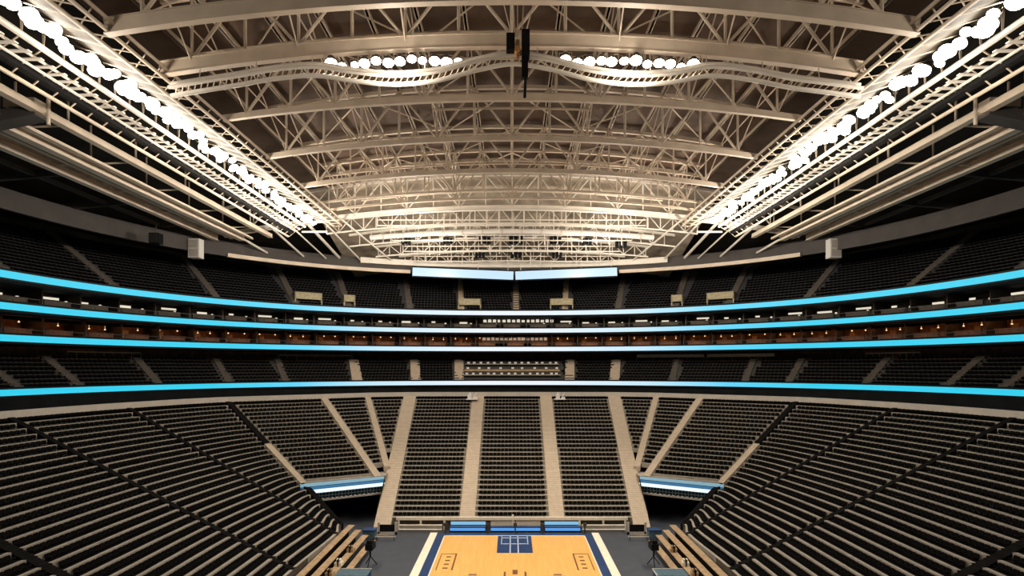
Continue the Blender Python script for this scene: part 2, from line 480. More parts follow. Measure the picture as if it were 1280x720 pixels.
UPR, UPT, UPH = 16, .86, .52
CLR, CLT, CLH = 8, .86, .47
M['dim'] = mat('dim_deck', (.034, .033, .037), .85, noise=.25, nscale=1)
def tier_struct(*a, **k): return tier(*a, **k)
M['tier_up'] = M['dim']
_dw = M['dark_wall']
M['dark_wall'] = M['dim']
pa_up = tier('floor_upper_terrace', UP_A, UP_B, UP_Z, UPR, UPT, UPH, UP_AIS, .55, 1)
M['dark_wall'] = _dw
pa_cl = tier('floor_club_terrace', CL_A, CL_B, CL_Z, CLR, CLT, CLH, CL_AIS, .7, 1,
             skip=lambda x,y,k: abs(x) < 8.9 and y > 90 and k < 7)
def radial_stairs(aisles, a, b, z0, rows, tread, rise, hw0, mfun, lab, cat_group):
    ps = sorted(aisles)
    vis = [x for x in ps if 0 <= x <= 1280]
    for x in ps:
        hw = hw0 if (hw0 < .7 or abs(x-640) < 200) else .48
        ph = phi_at(a,b,x); p = V2(sup(a,b,ph)); h = 1e-3
        u = V2(sup(a,b,ph+h))-V2(sup(a,b,ph-h)); u /= np.linalg.norm(u); nn = np.array((-u[1],u[0]))
        if nn@(p-V2((0,50))) < 0: nn = -nn
        mb = MB()
        for k in range(rows*2):
            o0 = k*tread/2; z1 = z0+(k+1)*rise/2-rise*.5+.05
            c = [p+nn*o0-u*hw, p+nn*(o0+tread/2+.02)-u*hw, p+nn*(o0+tread/2+.02)+u*hw, p+nn*o0+u*hw]
            mb.prism([tuple(v) for v in c][::-1], z1-rise*.75, z1)
        o = mb.build('aisle_stairs', mfun(x))
        i = vis.index(x)+1 if x in vis else None
        if i: l = lab.format(nth(i) if i <= len(vis)/2+1 else nth(len(vis)-i+1), 'left' if i <= len(vis)/2+1 else 'right')
        else: l = lab.format('outermost', 'left' if x < 640 else 'right')
        tag(o, l, 'stairs', cat_group)
M['tier_aisle'] = mat('shaded_stair_concrete', (.085, .07, .055), .85, noise=.25, nscale=3)  # stair concrete with the dimness of the outer tiers put into its colour
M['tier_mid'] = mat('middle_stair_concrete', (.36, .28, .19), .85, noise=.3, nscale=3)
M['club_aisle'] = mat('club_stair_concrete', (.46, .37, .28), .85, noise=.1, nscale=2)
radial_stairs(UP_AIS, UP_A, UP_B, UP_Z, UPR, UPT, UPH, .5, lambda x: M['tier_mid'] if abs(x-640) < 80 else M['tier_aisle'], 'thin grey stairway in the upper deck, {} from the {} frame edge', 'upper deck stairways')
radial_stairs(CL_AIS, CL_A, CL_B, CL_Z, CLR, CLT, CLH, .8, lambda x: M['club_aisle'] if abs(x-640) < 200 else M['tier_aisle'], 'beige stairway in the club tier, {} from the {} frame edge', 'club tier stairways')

# fascias, slabs and back walls round the bowl
w = MB(); w.sweep(spath(52.2,43.9), [(0,ZT-.3),(0,H-2.35),(.3,H-2.35),(.3,ZT-.3)]); struct('wall_club_fascia', w, M['dark_wall'])
w = MB(); w.sweep(spath(CL_A+CLR*CLT+2.2,CL_B+CLR*CLT+2.2), [(0,H-3),(0,H+3.5)], close=False); struct('wall_club_back', w, M['brown'])
def slab(name, a, b, z0, z1, depth, m):
    w = MB(); w.sweep(spath(a,b), [(0,z0),(0,z1),(depth,z1),(depth,z0)]); return struct(name, w, m)
R3A, R3B = 55.6, 47.6
R2A, R2B = 52.6, 46.8
R1A, R1B = 50.6, 45.8
slab('ceiling_club', R3A+.3, R3B+.3, H+2.5, H+3.55, 8, M['slab'])
slab('ceiling_lower_suite', R2A+.3, R2B+.3, H+5.75, H+6.75, 8, M['slab'])
slab('ceiling_upper_suite', R1A+.3, R1B+.3, H+8.55, H+9.5, 6, M['slab'])
w = MB(); w.sweep(spath(R3A+5.0,R3B+5.0), [(0,H+3.4),(0,H+5.9)], close=False); struct('wall_lower_suite_back', w, M['taupe'])
w = MB(); w.sweep(spath(R2A+4.6,R2B+4.6), [(0,H+6.6),(0,H+8.7)], close=False); struct('wall_upper_suite_back', w, M['taupe'])
# parapet walls below / behind the boards
def ribbon(label, a, b, zc, hh):
    t = thing('led_ribbon_board', label, 'LED board', (0, 50+b, zc-hh/2-.25), 'curved LED ribbon boards')
    lo = Vector((0, 50+b, zc-hh/2-.25))
    mb = MB(); mb.sweep(spath(a,b), [(.03,zc-hh/2-.22),(.03,zc+hh/2+.22),(.28,zc+hh/2+.22),(.28,zc-hh/2-.22)])
    mb.v = [tuple(Vector(v)-lo) for v in mb.v]; mb.build('housing', M['black'], t, (0,0,0))
    mb = MB(); mb.sweep(spath(a,b), [(-.03,zc-hh/2),(-.03,zc+hh/2),(.04,zc+hh/2),(.04,zc-hh/2)])
    mb.v = [tuple(Vector(v)-lo) for v in mb.v]; mb.build('screen', M['ribbon'], t, (0,0,0))
def zc_at(y, b): return H+(HY-y)*(50+b)/F
ribbon('topmost of the four glowing cyan LED ribbons round the bowl, below the upper deck', R1A, R1B, zc_at(391.3,R1B), .72)
ribbon('second from the top of the four glowing cyan LED ribbons, between two suite levels', R2A, R2B, zc_at(413.3,R2B), .70)
ribbon('third from the top of the four glowing cyan LED ribbons, above the club seats', R3A, R3B, zc_at(436.3,R3B), .72)
ribbon('lowest of the four glowing cyan LED ribbons, above the lower stand', 52.2, 43.6, zc_at(478.6,43.6), .66)

# ------------------------------------------------------------------ suites
def suite_proto(kind):
    """an open fronted box about 4.3 m wide, local +y outward (back), floor at z=0"""
    t = thing('luxury_suite', '', 'suite', (0,-40,0), 'suites between the LED ribbons')
    W = 2.12; d = 4.0; hgt = 2.0
    mb = MB(); mb.box(-W,-W+.12,.6,d,0,hgt); mb.build('partition', M['taupe'], t, (0,0,0))
    mb = MB(); mb.box(-W+.12,W-.12,d-.25,d-.12,0,hgt); mb.build('rear_panel', M['brown'] if kind else M['taupe'], t, (0,0,0))
    mb = MB(); mb.box(-1.5,1.5,1.1,1.5,.75,.84); mb.box(-1.45,1.45,1.2,1.42,0,.75); mb.build('counter', M['brown'] if kind else M['taupe'], t, (0,0,0))
    mb = MB(); mb.box(-W,W,.25,.31,.62,.68)
    for x in (-W+.05,-.7,.7,W-.05): mb.box(x-.025,x+.025,.26,.30,0,.63)
    mb.build('guard_rail', M['steel_dark'], t, (0,0,0))
    v = rng.uniform(0,1,6)
    if kind:
        mb = MB(); mb.box(-W+.12,W-.12,.5,.56,1.7,2.15); mb.build('strip_baffle', M['dark_wall'], t, (0,0,0))  # added baffle that hides the glowing strip behind it
        mb = MB(); mb.box(-W+.4,W-.4,.58,.66,1.95,2.05); mb.build('added_glow_strip', M['cove'], t, (0,0,0))  # added hidden strip, warms the suite interior
        for x in (-1.3+v[0],.2+v[1]):
            mb = MB(); mb.bar((x,2.6,1.2+.5*v[2]),(x,2.6,1.32+.5*v[2]),.10,8); mb.bar((x,2.6,1.32+.5*v[2]),(x,2.6,hgt),.015,4); mb.build('pendant_lamp', M['lamp_warm'], t, (0,0,0))
        mb = MB(); mb.box(-1.6+v[3],-.9+v[3],3.6,3.74,.5,1.5); mb.build('picture_panel', M['orange_part'], t, (0,0,0))
    else:
        a = -1.6+1.2*v[0]; b = a+.5+1.5*v[1]; z = .85+.35*v[2]
        mb = MB(); mb.box(a,b,2.2,2.3,z,z+.16+.16*v[3]); mb.build('light_panel', M['lamp_pale'], t, (0,0,0))
        x = .9+.9*v[4]; mb = MB(); mb.bar((x,2.0,.8),(x,2.0,1.02),.14,8); mb.build('lamp_shade', M['lamp_pale'], t, (0,0,0))
    return t
def suites(protos, a, b, z, n_from, step, word, floorword):
    path = spath(a,b,m=600); P = np.array([p for p,_ in path]); Nn = [n for _,n in path]
    seg = np.linalg.norm(np.diff(P,axis=0),axis=1); ss = np.concatenate([[0],np.cumsum(seg)]); mid = ss[-1]/2
    k = 0; u = mid-n_from*step; placed = []
    while u < mid+n_from*step+.01:
        i = int(np.searchsorted(ss,u)); i = min(max(i,1),len(P)-1)
        placed.append((P[i],Nn[i])); u += step
    fresh = list(protos)
    placed = [q for q in placed if abs(pix(q[0][0],q[0][1],H)[0]-640) < 690]
    for k,(p,n) in enumerate(placed):
        rot = (0,0,math.atan2(n[1],n[0])-math.pi/2)
        lab = f'{word} suite box, {nth(k+1)} from the left {floorword}'
        if fresh:
            pr_ = fresh.pop(0); pr_.location = (p[0],p[1],z); pr_.rotation_euler = rot; pr_['label'] = lab
        else: dup(protos[int(rng.integers(len(protos)))],(p[0],p[1],z),rot,lab)
pro = [suite_proto(1) for _ in range(5)]; suites(pro, R3A+.35, R3B+.35, H+3.56, 22, 4.4, 'warm orange-lit open', 'between the second and third LED ribbons')
pro = [suite_proto(0) for _ in range(7)]; suites(pro, R2A+.35, R2B+.35, H+6.76, 22, 4.4, 'dim open-front pale-lit', 'between the first and second LED ribbons')

# press desks in the middle of the club tier
for k,(row,c) in enumerate(((1,'white'),(3,'timber'),(5,'white'))):
    y = 50+CL_B+row*CLT+.3; z = CL_Z+row*CLH
    t = thing('press_desk', f'long press desk in the middle of the club tier, {("front","middle","rear")[k]} row', 'desk', (0,y,z), 'press desks')
    mb = MB(); mb.box(-8.3,8.3,-.28,.28,.42,.48); mb.build('desk_top', M['timber'] if c == 'timber' else M['cream'], t, (0,0,0))
    mb = MB(); mb.box(-8.3,8.3,-.27,-.22,.12,.42); mb.build('modesty_panel', M['dark_wall'] if c != 'timber' else M['timber'], t, (0,0,0))
    for x in np.linspace(-8.1,8.1,7):
        mb = MB(); mb.box(x-.03,x+.03,-.2,.2,0,.42); mb.build('leg', M['steel_dark'], t, (0,0,0))
    n = 14 if k != 1 else 9
    for j in range(n):
        x = -7.8+15.6*j/(n-1)+rng.uniform(-.2,.2)
        s = thing('desk_monitor', f'small pale monitor on the {("front","middle","rear")[k]} press desk, {nth(j+1)} from the left', 'monitor', (x,y,z+.48), 'monitors on the press desks')
        mb = MB(); mb.box(-.22,.22,-.03,.03,.06,.36); mb.build('screen', M['white'], s, (0,0,0))
        mb = MB(); mb.box(-.04,.04,-.03,.03,.02,.08); mb.box(-.1,.1,-.08,.08,0,.02); mb.build('stand', M['black'], s, (0,0,0))

def on_curve(a, b, x):
    ph = phi_at(a,b,x); p = sup(a,b,ph); q = sup(a,b,ph+.001); return p, math.atan2(q[1]-p[1],q[0]-p[0])
for (x0,x1,m_,lab) in ((84,176,'steel','at the far left'),(348,440,'rim','left of the press desks'),(796,880,'cream','just right of the press desks'),(884,968,'cream','second one right of the desks'),(1082,1150,'steel','at the far right')):
    a, b = CL_A+CLR*CLT+.4, CL_B+CLR*CLT+.4; n_ = 9; PT = []
    for k in range(n_):
        p,_ = on_curve(a,b,x0+(x1-x0)*k/(n_-1)); PT.append(p)
    base = PT[n_//2]; zb_ = CL_Z+CLR*CLH-CLH
    t = thing('club_rail', f'thin pale rail along the back of the club tier, {lab}', 'rail', (base[0],base[1],zb_), 'club tier rails')
    mb = MB()
    for p,q in zip(PT,PT[1:]): mb.bar((p[0]-base[0],p[1]-base[1],.95),(q[0]-base[0],q[1]-base[1],.95),.05,h=.16 if m_ != 'cream' else .5)
    mb.build('top_rail', M[m_], t, (0,0,0))
    for p in PT:
        mb = MB(); mb.bar((p[0]-base[0],p[1]-base[1],0),(p[0]-base[0],p[1]-base[1],.95),.03,5); mb.build('post', M['steel'], t, (0,0,0))
for (px_,py_,lab) in ((590,503,'left'),(700,504,'right')):
    y = 90.6; z = zt((90.6-69)/23)-.05
    t = thing('camera_platform', f'white covered camera platform at the top of the stairway {lab} of the middle block', 'camera platform', ((px_-640)*y/F,y,z), 'white camera platforms')
    mb = MB(); mb.box(-.9,.9,-.5,.5,.35,.5); mb.build('platform_top', M['white'], t, (0,0,0))
    for x in (-.8,.8):
        for yy in (-.4,.4):
            mb = MB(); mb.bar((x,yy,0),(x,yy,.36),.04,5); mb.build('leg', M['steel_dark'], t, (0,0,0))
    mb = MB(); mb.prism([(-.7,-.3),(-.1,-.35),(0,.3),(-.6,.3)],.5,1.15); mb.prism([(-.5,-.2),(-.15,-.2),(-.15,.2),(-.5,.2)],1.15,1.5); mb.build('cover', M['white'], t, (0,0,0))
    mb = MB(); mb.bar((.15,0,.5),(.75,0,1.5),.07,6); mb.box(.25,.8,-.1,.1,.5,.8); mb.build('arm', M['white'], t, (0,0,0))
for (x0,x1,py_,b_,m_,lab) in ((604,692,401.5,R2B+2.2,'lamp_pale','between the two topmost LED ribbons'),(603,684,424,R3B+2.2,'lamp_low','between the second and third LED ribbons')):
    y = 50+b_; X0 = (x0-640)*y/F; X1 = (x1-640)*y/F; z = H+(HY-py_)*y/F
    t = thing('lounge_counter', f'long pale lit lounge counter in the middle, {lab}', 'counter', ((X0+X1)/2,y,z-.75), 'lit lounge counters'); wd = (X1-X0)/2
    mb = MB(); mb.box(-wd,wd,0,.5,0,.55); mb.build('counter_body', M['taupe'], t, (0,0,0))
    for k in range(15):
        x = -wd+.3+(2*wd-.6)*k/14
        mb = MB(); mb.box(x-.27,x+.27,.0,.12,.55,.95+.12*rng.uniform(0,1)); mb.build('light_panel', M[m_], t, (0,0,0))
# entrance portals in the upper deck
for i,(x,wpx,lab) in enumerate(((587,26,'with a cream frame, left of the middle stairway'),(702,26,'with a cream frame, right of the middle stairway'),
                       (437,11,'small, third portal left of the middle'),(846,11,'small, third portal right of the middle'),
                       (386,30,'cream, farthest left of the far deck'),(900,30,'cream, farthest right of the far deck'))):
    a, b = UP_A+1.3, UP_B+1.3; ph = phi_at(a,b,x); p = sup(a,b,ph); y = p[1]
    q = sup(a,b,ph+.001); ang = math.atan2(q[1]-p[1],q[0]-p[0])
    Wd = wpx*y/F/2; z = UP_Z+.55
    t = thing('entrance_portal', f'lit entrance portal in the upper deck, {lab}', 'portal', (p[0],p[1],z), 'upper deck portals', (0,0,ang))
    mb = MB(); mb.box(-Wd-.2,-Wd,0,2.2,0,1.8); mb.box(Wd,Wd+.2,0,2.2,0,1.8); mb.build('side_wall', M['portal'], t, (0,0,0))
    mb = MB(); mb.box(-Wd-.2,Wd+.2,0,2.2,.75,1.85); mb.build('lintel', M['portal'], t, (0,0,0))
    mb = MB(); mb.box(-Wd,Wd,1.9,2.1,0,1.2); mb.build('back_panel', M['brown'], t, (0,0,0))

# ------------------------------------------------------------------ stuff seats and nearest individual seats
inst = []
for idx,(x,y,z,a,i,s,j) in enumerate(lower_seats):
    px,py = pix(x,y,z+.25)
    inst.append((y if (-2 <= px <= 1282 and -2 <= py <= 722) else 1e9, idx, px, py))
near = set()
for sgn in (1,-1):
    c = sorted((math.hypot(lower_seats[q[1]][0],q[0]),q[1]) for q in inst if q[0] < 1e8 and lower_seats[q[1]][0]*(-sgn) > 0)
    near |= {idx for _,idx in c[:150]}
def add_stuff(lst):
    global stuff_n
    for (x,y,z,a) in lst:
        ca, sa = math.cos(a), math.sin(a)
        v = base_v.copy(); X = v[:,0]*ca-v[:,1]*sa+x; Y = v[:,0]*sa+v[:,1]*ca+y
        stuff_v.append(np.stack([X,Y,v[:,2]+z],1)); stuff_f.extend([tuple(i+stuff_n for i in f) for f in base_f]); stuff_n += len(v)
add_stuff([(x,y,z,a) for q,(x,y,z,a,i,s,j) in enumerate(lower_seats) if q not in near])
add_stuff(other_seats)
me = bpy.data.meshes.new('arena_seats'); me.from_pydata(np.concatenate(stuff_v).tolist(), [], stuff_f); me.materials.append(M['seat']); me.update()
o = bpy.data.objects.new('arena_seats', me); COL.objects.link(o)
tag(o, 'rows of small black folding seats filling the tiers round the bowl', 'seats', kind='stuff')
proto = thing('arena_seat', '', 'seat', (0,0,0), 'nearest black folding seats')
SB.build('backrest', M['seat'], proto, (0,0,0)); SP.build('seat_pan', M['seat'], proto, (0,0,0)); SD.build('pedestal', M['seat_metal'], proto, (0,0,0)); SA.build('armrest', M['seat_metal'], proto, (0,0,0))
used = False
for side,sg in (('left',-1),('right',1)):
    rows = {}
    for idx in near:
        L = lower_seats[idx]
        if L[0]*sg > 0: rows.setdefault(L[4],[]).append(idx)
    for rk,r in enumerate(sorted(rows)):
        for sk,idx in enumerate(sorted(rows[r], key=lambda q: lower_seats[q][1])):
            x,y,z,a,i,s,j = lower_seats[idx]
            lab = f'black folding seat, {nth(sk+1)} from the near end, {nth(rk+1)} lowest row, {side} corner'
            if not used: proto.location = (x,y,z); proto.rotation_euler = (0,0,a); proto['label'] = lab; used = True
            else: dup(proto,(x,y,z),(0,0,a),lab)

# ------------------------------------------------------------------ court
CX = .3
ct = thing('basketball_court', 'orange maple basketball court with navy border and painted lane', 'court', (CX,52,0))
mb = MB(); mb.box(-8.35,8.35,-14.5,14.35,.0,.06); mb.build('playing_surface', M['court'], ct, (0,0,0))
mb = MB()
mb.box(-9.25,-8.35,-14.5,15.2,0,.055); mb.box(8.35,9.25,-14.5,15.2,0,.055); mb.box(-8.35,8.35,14.35,15.2,0,.055)
mb.build('border', M['navy'], ct, (0,0,0))
mb = MB(); mb.box(-1.95,1.95,8.1,14.35,.05,.066); mb.build('painted_lane', M['navy'], ct, (0,0,0))
mb = MB()
for x in (-.5,.38): mb.box(x-.06,x+.06,8.1,14.3,.05,.071)
for y in (11.2,13.4): mb.box(-1.5,1.5,y-.10,y+.10,.05,.071)
for x in (-1.5,1.5): mb.box(x-.04,x+.04,11,14.3,.05,.071)
mb.build('lane_line', M['led_line'] if 'led_line' in M else mat('pale_line_paint',(.45,.5,.62),.5), ct, (0,0,0))
mb = MB(); mb.box(-8.35,8.35,14.20,14.36,.05,.068); mb.box(-8.35,-8.22,-14.5,14.3,.05,.068); mb.box(8.22,8.35,-14.5,14.3,.05,.068)
mb.build('boundary_line', M['cream'], ct, (0,0,0))
for s in (-1,1):
    mb = MB(); a = 6.15; b = 7.75; y0 = 3.0; y1 = 7.9
    mb.box(min(s*a,s*(a+.16)),max(s*a,s*(a+.16)),y0,y1,.05,.069); mb.box(min(s*b,s*(b+.1)),max(s*b,s*(b+.1)),y0,y1-.3,.05,.069)
    mb.box(min(s*a,s*(b+.1)),max(s*a,s*(b+.1)),y1-.18,y1,.05,.069)
    for k in range(4): mb.box(s*6.95-.25,s*6.95+.25,3.4+k*1.1,3.75+k*1.1,.05,.069)
    mb.build('court_mark', M['ink'], ct, (0,0,0))
# crown-shaped mark and two small marks at the foot of the picture
mb = MB()
mb.box(-1.1,1.1,1.0,1.35,.05,.069); mb.box(-1.1,-.9,1.0,2.6,.05,.069); mb.box(.9,1.1,1.0,2.6,.05,.069); mb.box(-.25,.25,1.9,3.1,.05,.069)
for s in (-1,1):
    mb.box(s*4.1-.75,s*4.1+.75,1.0,1.5,.05,.069); mb.box(s*4.1-.4,s*4.1+.4,1.7,2.0,.05,.069)
mb.build('floor_emblem', M['ink'], ct, (0,0,0))
for s,sd in ((-1,'left'),(1,'right')):
    o = MB(); o.box(-.42,.42,-15,15.2,0,.09)
    tag(o.build('sideline_strip', M['cream'], None, (CX+s*9.68,52.2,0)), f'cream strip laid along the {sd} side of the court', 'floor strip', 'cream strips beside the court')

# scorer tables with LED fronts on the far baseline
for k,(x0,x1,lab) in enumerate(((562,607,'left'),(613,676,'middle'),(681,726,'right'))):
    y = 67.7; X0 = (x0-640)*y/F; X1 = (x1-640)*y/F; xm = (X0+X1)/2; wd = (X1-X0)/2
    t = thing('baseline_table', f'long baseline table with a blue LED front, {lab} one of three behind the court', 'table', (xm,y,0), 'baseline tables')
    mb = MB(); mb.box(-wd,wd,-.02,.62,.62,.67); mb.build('table_top', M['navy'], t, (0,0,0))
    mb = MB(); mb.box(-wd,wd,.02,.08,.05,.62); mb.build('front_panel', M['black'], t, (0,0,0))
    mb = MB(); mb.box(-wd+.05,wd-.05,-.01,.03,.22,.56); mb.build('screen', M['led_blue'] , t, (0,0,0))
    for x in (-wd+.05,wd-.05):
        for yy in (.1,.55):
            mb = MB(); mb.bar((x,yy,0),(x,yy,.62),.03,6); mb.build('leg', M['black'], t, (0,0,0))
    if k != 1:
        t = thing('barrier_screen', f'pale blue LED panel on the barrier behind the {lab} baseline table', 'LED board', (xm,68.75,0), 'barrier LED panels')
        mb = MB(); mb.box(-wd,wd,0,.12,0,1.12); mb.build('housing', M['navy'], t, (0,0,0))
        mb = MB(); mb.box(-wd+.04,wd-.04,-.03,.01,.66,1.06); mb.build('screen', M['led_sky'], t, (0,0,0))
    else:
        t = thing('padded_barrier', 'cream padded panel on the barrier behind the middle baseline table', 'panel', (xm,68.75,0))
        mb = MB(); mb.box(-wd,-.05,0,.12,0,1.15); mb.box(.05,wd,0,.12,0,1.15); mb.build('pad', M['cream'], t, (0,0,0))
for k,x in enumerate((556.5,610,644,678.5,731)):
    y = 67.55
    o = MB(); o.bar((0,0,0),(0,0,1.15),.09,8); o.box(-.16,.16,-.16,.16,0,.05); o.box(-.2,.2,-.12,.12,.85,1.2)
    tag(o.build('barrier_post', M['steel_dark'], None, ((x-640)*y/F,y,0)), f'short dark post between the baseline tables, {nth(k+1)} from the left', 'post', 'posts behind the baseline')
# front rail of the end stand
t = thing('barrier_rail', 'long cream rail along the front of the far end stand', 'rail', (0,68.75,0))
mb = MB(); mb.box(-14.2,14.2,-.14,.14,1.25,1.62); mb.build('top_rail', M['cream'], t, (0,0,0))
for x in (-13.9,-11.2,-8.3,8.3,11.2,13.9,.1):
    mb = MB(); mb.box(x-.12,x+.12,-.1,.1,0,1.25 if x != .1 else 1.9); mb.build('post', M['cream'], t, (0,0,0))
for s,sd in ((-1,'left'),(1,'right')):
    t = thing('retracted_bench', f'low two-step cream bench under the front rail, {sd} of the baseline tables', 'bench', (s*11.1,67.9,0), 'benches under the rail')
    for k in range(2):
        mb = MB(); mb.box(-2.6,2.6,-.25+.36*k,.12+.36*k,.30+.42*k,.38+.42*k); mb.box(-2.6,2.6,-.1+.36*k,.0+.36*k,0,.30+.42*k); mb.build('step', M['rim'], t, (0,0,0))
    t = thing('stair_gate', f'cream box gate at the foot of the outer {sd} broad stairway', 'gate', (s*14.9,66.9,0), 'gates at the stairs')
    mb = MB(); mb.box(-1.15,-.9,-.1,.1,0,1.5); mb.box(.9,1.15,-.1,.1,0,1.5); mb.box(-1.15,1.15,-.1,.1,.0,.35); mb.build('gate_frame', M['rim'], t, (0,0,0))
    mb = MB(); mb.box(-.9,.9,-.04,.04,.35,1.2); mb.build('gate_panel', M['black'], t, (0,0,0))

# tunnel signs
for s,sd in ((1,'left'),(-1,'right')):
    A = Vector((s*-16.9,74.25,0)); B = Vector((s*-26.2,69.0,0)); d = B-A; Ln = d.length; ang = math.atan2(d.y,d.x)
    z = zt(.30)-2.25
    mid = (A+B)/2
    if s == -1: ang = math.atan2(-d.y,-d.x); 
    ang = math.atan2((A-B).y,(A-B).x) if s == 1 else math.atan2((B-A).y,(B-A).x)
    t = thing('tunnel_sign', f'long glowing blue and white LED sign over the {sd} tunnel mouth', 'LED sign', (mid.x,mid.y,z), 'tunnel signs', (0,0,ang))
    h = Ln/2
    mb = MB(); mb.box(-h,h,-.1,.35,0,2.1); mb.build('housing', M['dark_wall'], t, (0,0,0))
    mb = MB()
    for k in range(26):
        x = -h+.3+k*(2*h-.6)/25; mb.box(x-.03,x+.03,-.16,-.1,.15,.85)
    mb.box(-h+.1,h-.1,-.15,-.1,.45,.52); mb.build('grille_bars', M['teal'], t, (0,0,0))
    mb = MB(); mb.box(-h+.05,h-.05,-.2,-.1,.92,1.36); mb.build('white_screen', M['led_white'], t, (0,0,0))
    mb = MB(); mb.box(-h+.1,h-.1,-.16,-.1,1.42,1.72); mb.build('blue_screen', M['led_deep'], t, (0,0,0))
    mb = MB(); mb.box(-h+.1,h-.1,-.2,.35,1.8,2.12); mb.build('sky_trim', M['led_dim'], t, (0,0,0))
    mb = MB(); mb.box(-h+.2,h-.2,-.3,-.1,-.12,.06)
    for k in range(18):
        x = -h+.5+k*(2*h-1)/17; mb.box(x-.15,x+.15,-.36,-.1,.02,.16)
    mb.build('lower_trim', M['rim'], t, (0,0,0))

# timber platforms at the foot of the side stands
for s,sd in ((-1,'left'),(1,'right')):
    t = thing('timber_bleacher', f'folded stepped timber bleacher at the foot of the {sd} stand', 'bleacher', (s*17.3,54.5,0), 'timber bleachers')
    for k in range(4):
        xa, xb = s*(-1.9+.95*k), s*(-1.9+.95*k+.72)
        mb = MB(); mb.box(min(xa,xb),max(xa,xb),-10.5+.6*k,10.5-1.0*(3-k)*.6,.42+.40*k,.50+.40*k); mb.build('plank', M['timber'], t, (0,0,0))
        mb = MB()
        xr = s*(-1.9+.95*k+.6)
        mb.box(min(xr,xr+s*.08),max(xr,xr+s*.08),-10.3+.6*k,10.2-1.0*(3-k)*.6,0,.42+.40*k); mb.build('riser', M['dark_aisle_seat_shade'], t, (0,0,0))
    for k,(yy,zz) in enumerate(((-7,1.3),(-3.2,1.2),(-.5,1.35),(3.5,1.2))):
        o = MB(); o.prism([(-.35,-.3),(.3,-.35),(.4,.25),(-.25,.35)],0,.35); o.prism([(-.2,-.2),(.22,-.18),(.2,.2),(-.2,.2)],.35,.62)
        c = thing('folded_seat_bundle', f'small tan bundle of folded seats on the {sd} timber bleacher, {nth(k+1)} from the front', 'seat bundle', (s*16.7,54.5+yy,.90), 'bundles on the bleachers')
        o.build('bundle', M['timber'] if k % 2 else M['cream'], c, (0,0,0))
        mb = MB(); mb.box(-.06,.06,-.37,.37,0,.64); mb.build('strap', M['black'], c, (0,0,0))
# floor equipment
for s,sd in ((-1,'left'),(1,'right')):
    t = thing('equipment_stand', f'tall black covered equipment stand on the grey floor {sd} of the court', 'stand', (s*14.3,56.5,0), 'covered equipment stands')
    mb = MB()
    for k in range(3):
        a = k*2.094+.4; mb.bar((0,0,.75),(.55*math.cos(a),.55*math.sin(a),.02),.04,6)
    mb.build('tripod', M['black'], t, (0,0,0))
    mb = MB(); mb.bar((0,0,.7),(0,0,1.4),.07,8); mb.build('column', M['black'], t, (0,0,0))
    mb = MB(); mb.prism([(-.3,-.5),(.3,-.5),(.34,.4),(-.34,.4)],1.35,1.85); mb.prism([(-.2,-.4),(.2,-.4),(.24,.3),(-.24,.3)],1.85,2.1); mb.build('cover', M['black'], t, (0,0,0))
    t.scale = (1.25,1.25,1.25)
    t = thing('equipment_table', f'teal skirted table with pale edge beside the {sd} timber bleacher', 'table', (s*14.9,52.6,0), 'skirted tables')
    mb = MB(); mb.box(-1.5,1.5,-.9,.9,.68,.74); mb.build('table_top', M['teal'], t, (0,0,0))
    mb = MB(); mb.box(-1.45,1.45,-.85,.85,.02,.68); mb.build('skirt', M['navy'], t, (0,0,0))
    mb = MB(); mb.box(-1.52,1.52,.86,.93,.66,.78); mb.box(-1.52,-1.45,-.9,.9,.66,.78); mb.build('edge_trim', M['rim'], t, (0,0,0))
    t = thing('equipment_case', f'blue-grey flight case by the {sd} tunnel mouth', 'case', (s*16.6,65.4,0), 'flight cases')
    mb = MB(); mb.box(-.7,.7,-.6,.6,.12,.95); mb.build('case_body', M['teal'], t, (0,0,0))
    mb = MB(); mb.box(-.72,.72,-.62,.62,.95,1.12); mb.build('lid', M['navy'], t, (0,0,0))
    for x in (-.55,.55):
        for yy in (-.45,.45):
            mb = MB(); mb.bar((x-.04,yy,.06),(x+.04,yy,.06),.06,10); mb.build('caster', M['black'], t, (0,0,0))
    t = thing('folding_barrier', f'pale folding barrier lying by the {sd} tunnel, next to the stair gate', 'barrier', (s*14.6,64.6,0), 'folding barriers')
    mb = MB(); mb.box(-1.2,1.2,-.06,.06,.35,.5); mb.build('barrier_board', M['rim'], t, (0,0,0))
    for x in (-1,1):
        mb = MB(); mb.bar((x,-.25,0),(x,0,.5),.03,5); mb.bar((x,.25,0),(x,0,.5),.03,5); mb.build('leg', M['steel_dark'], t, (0,0,0))

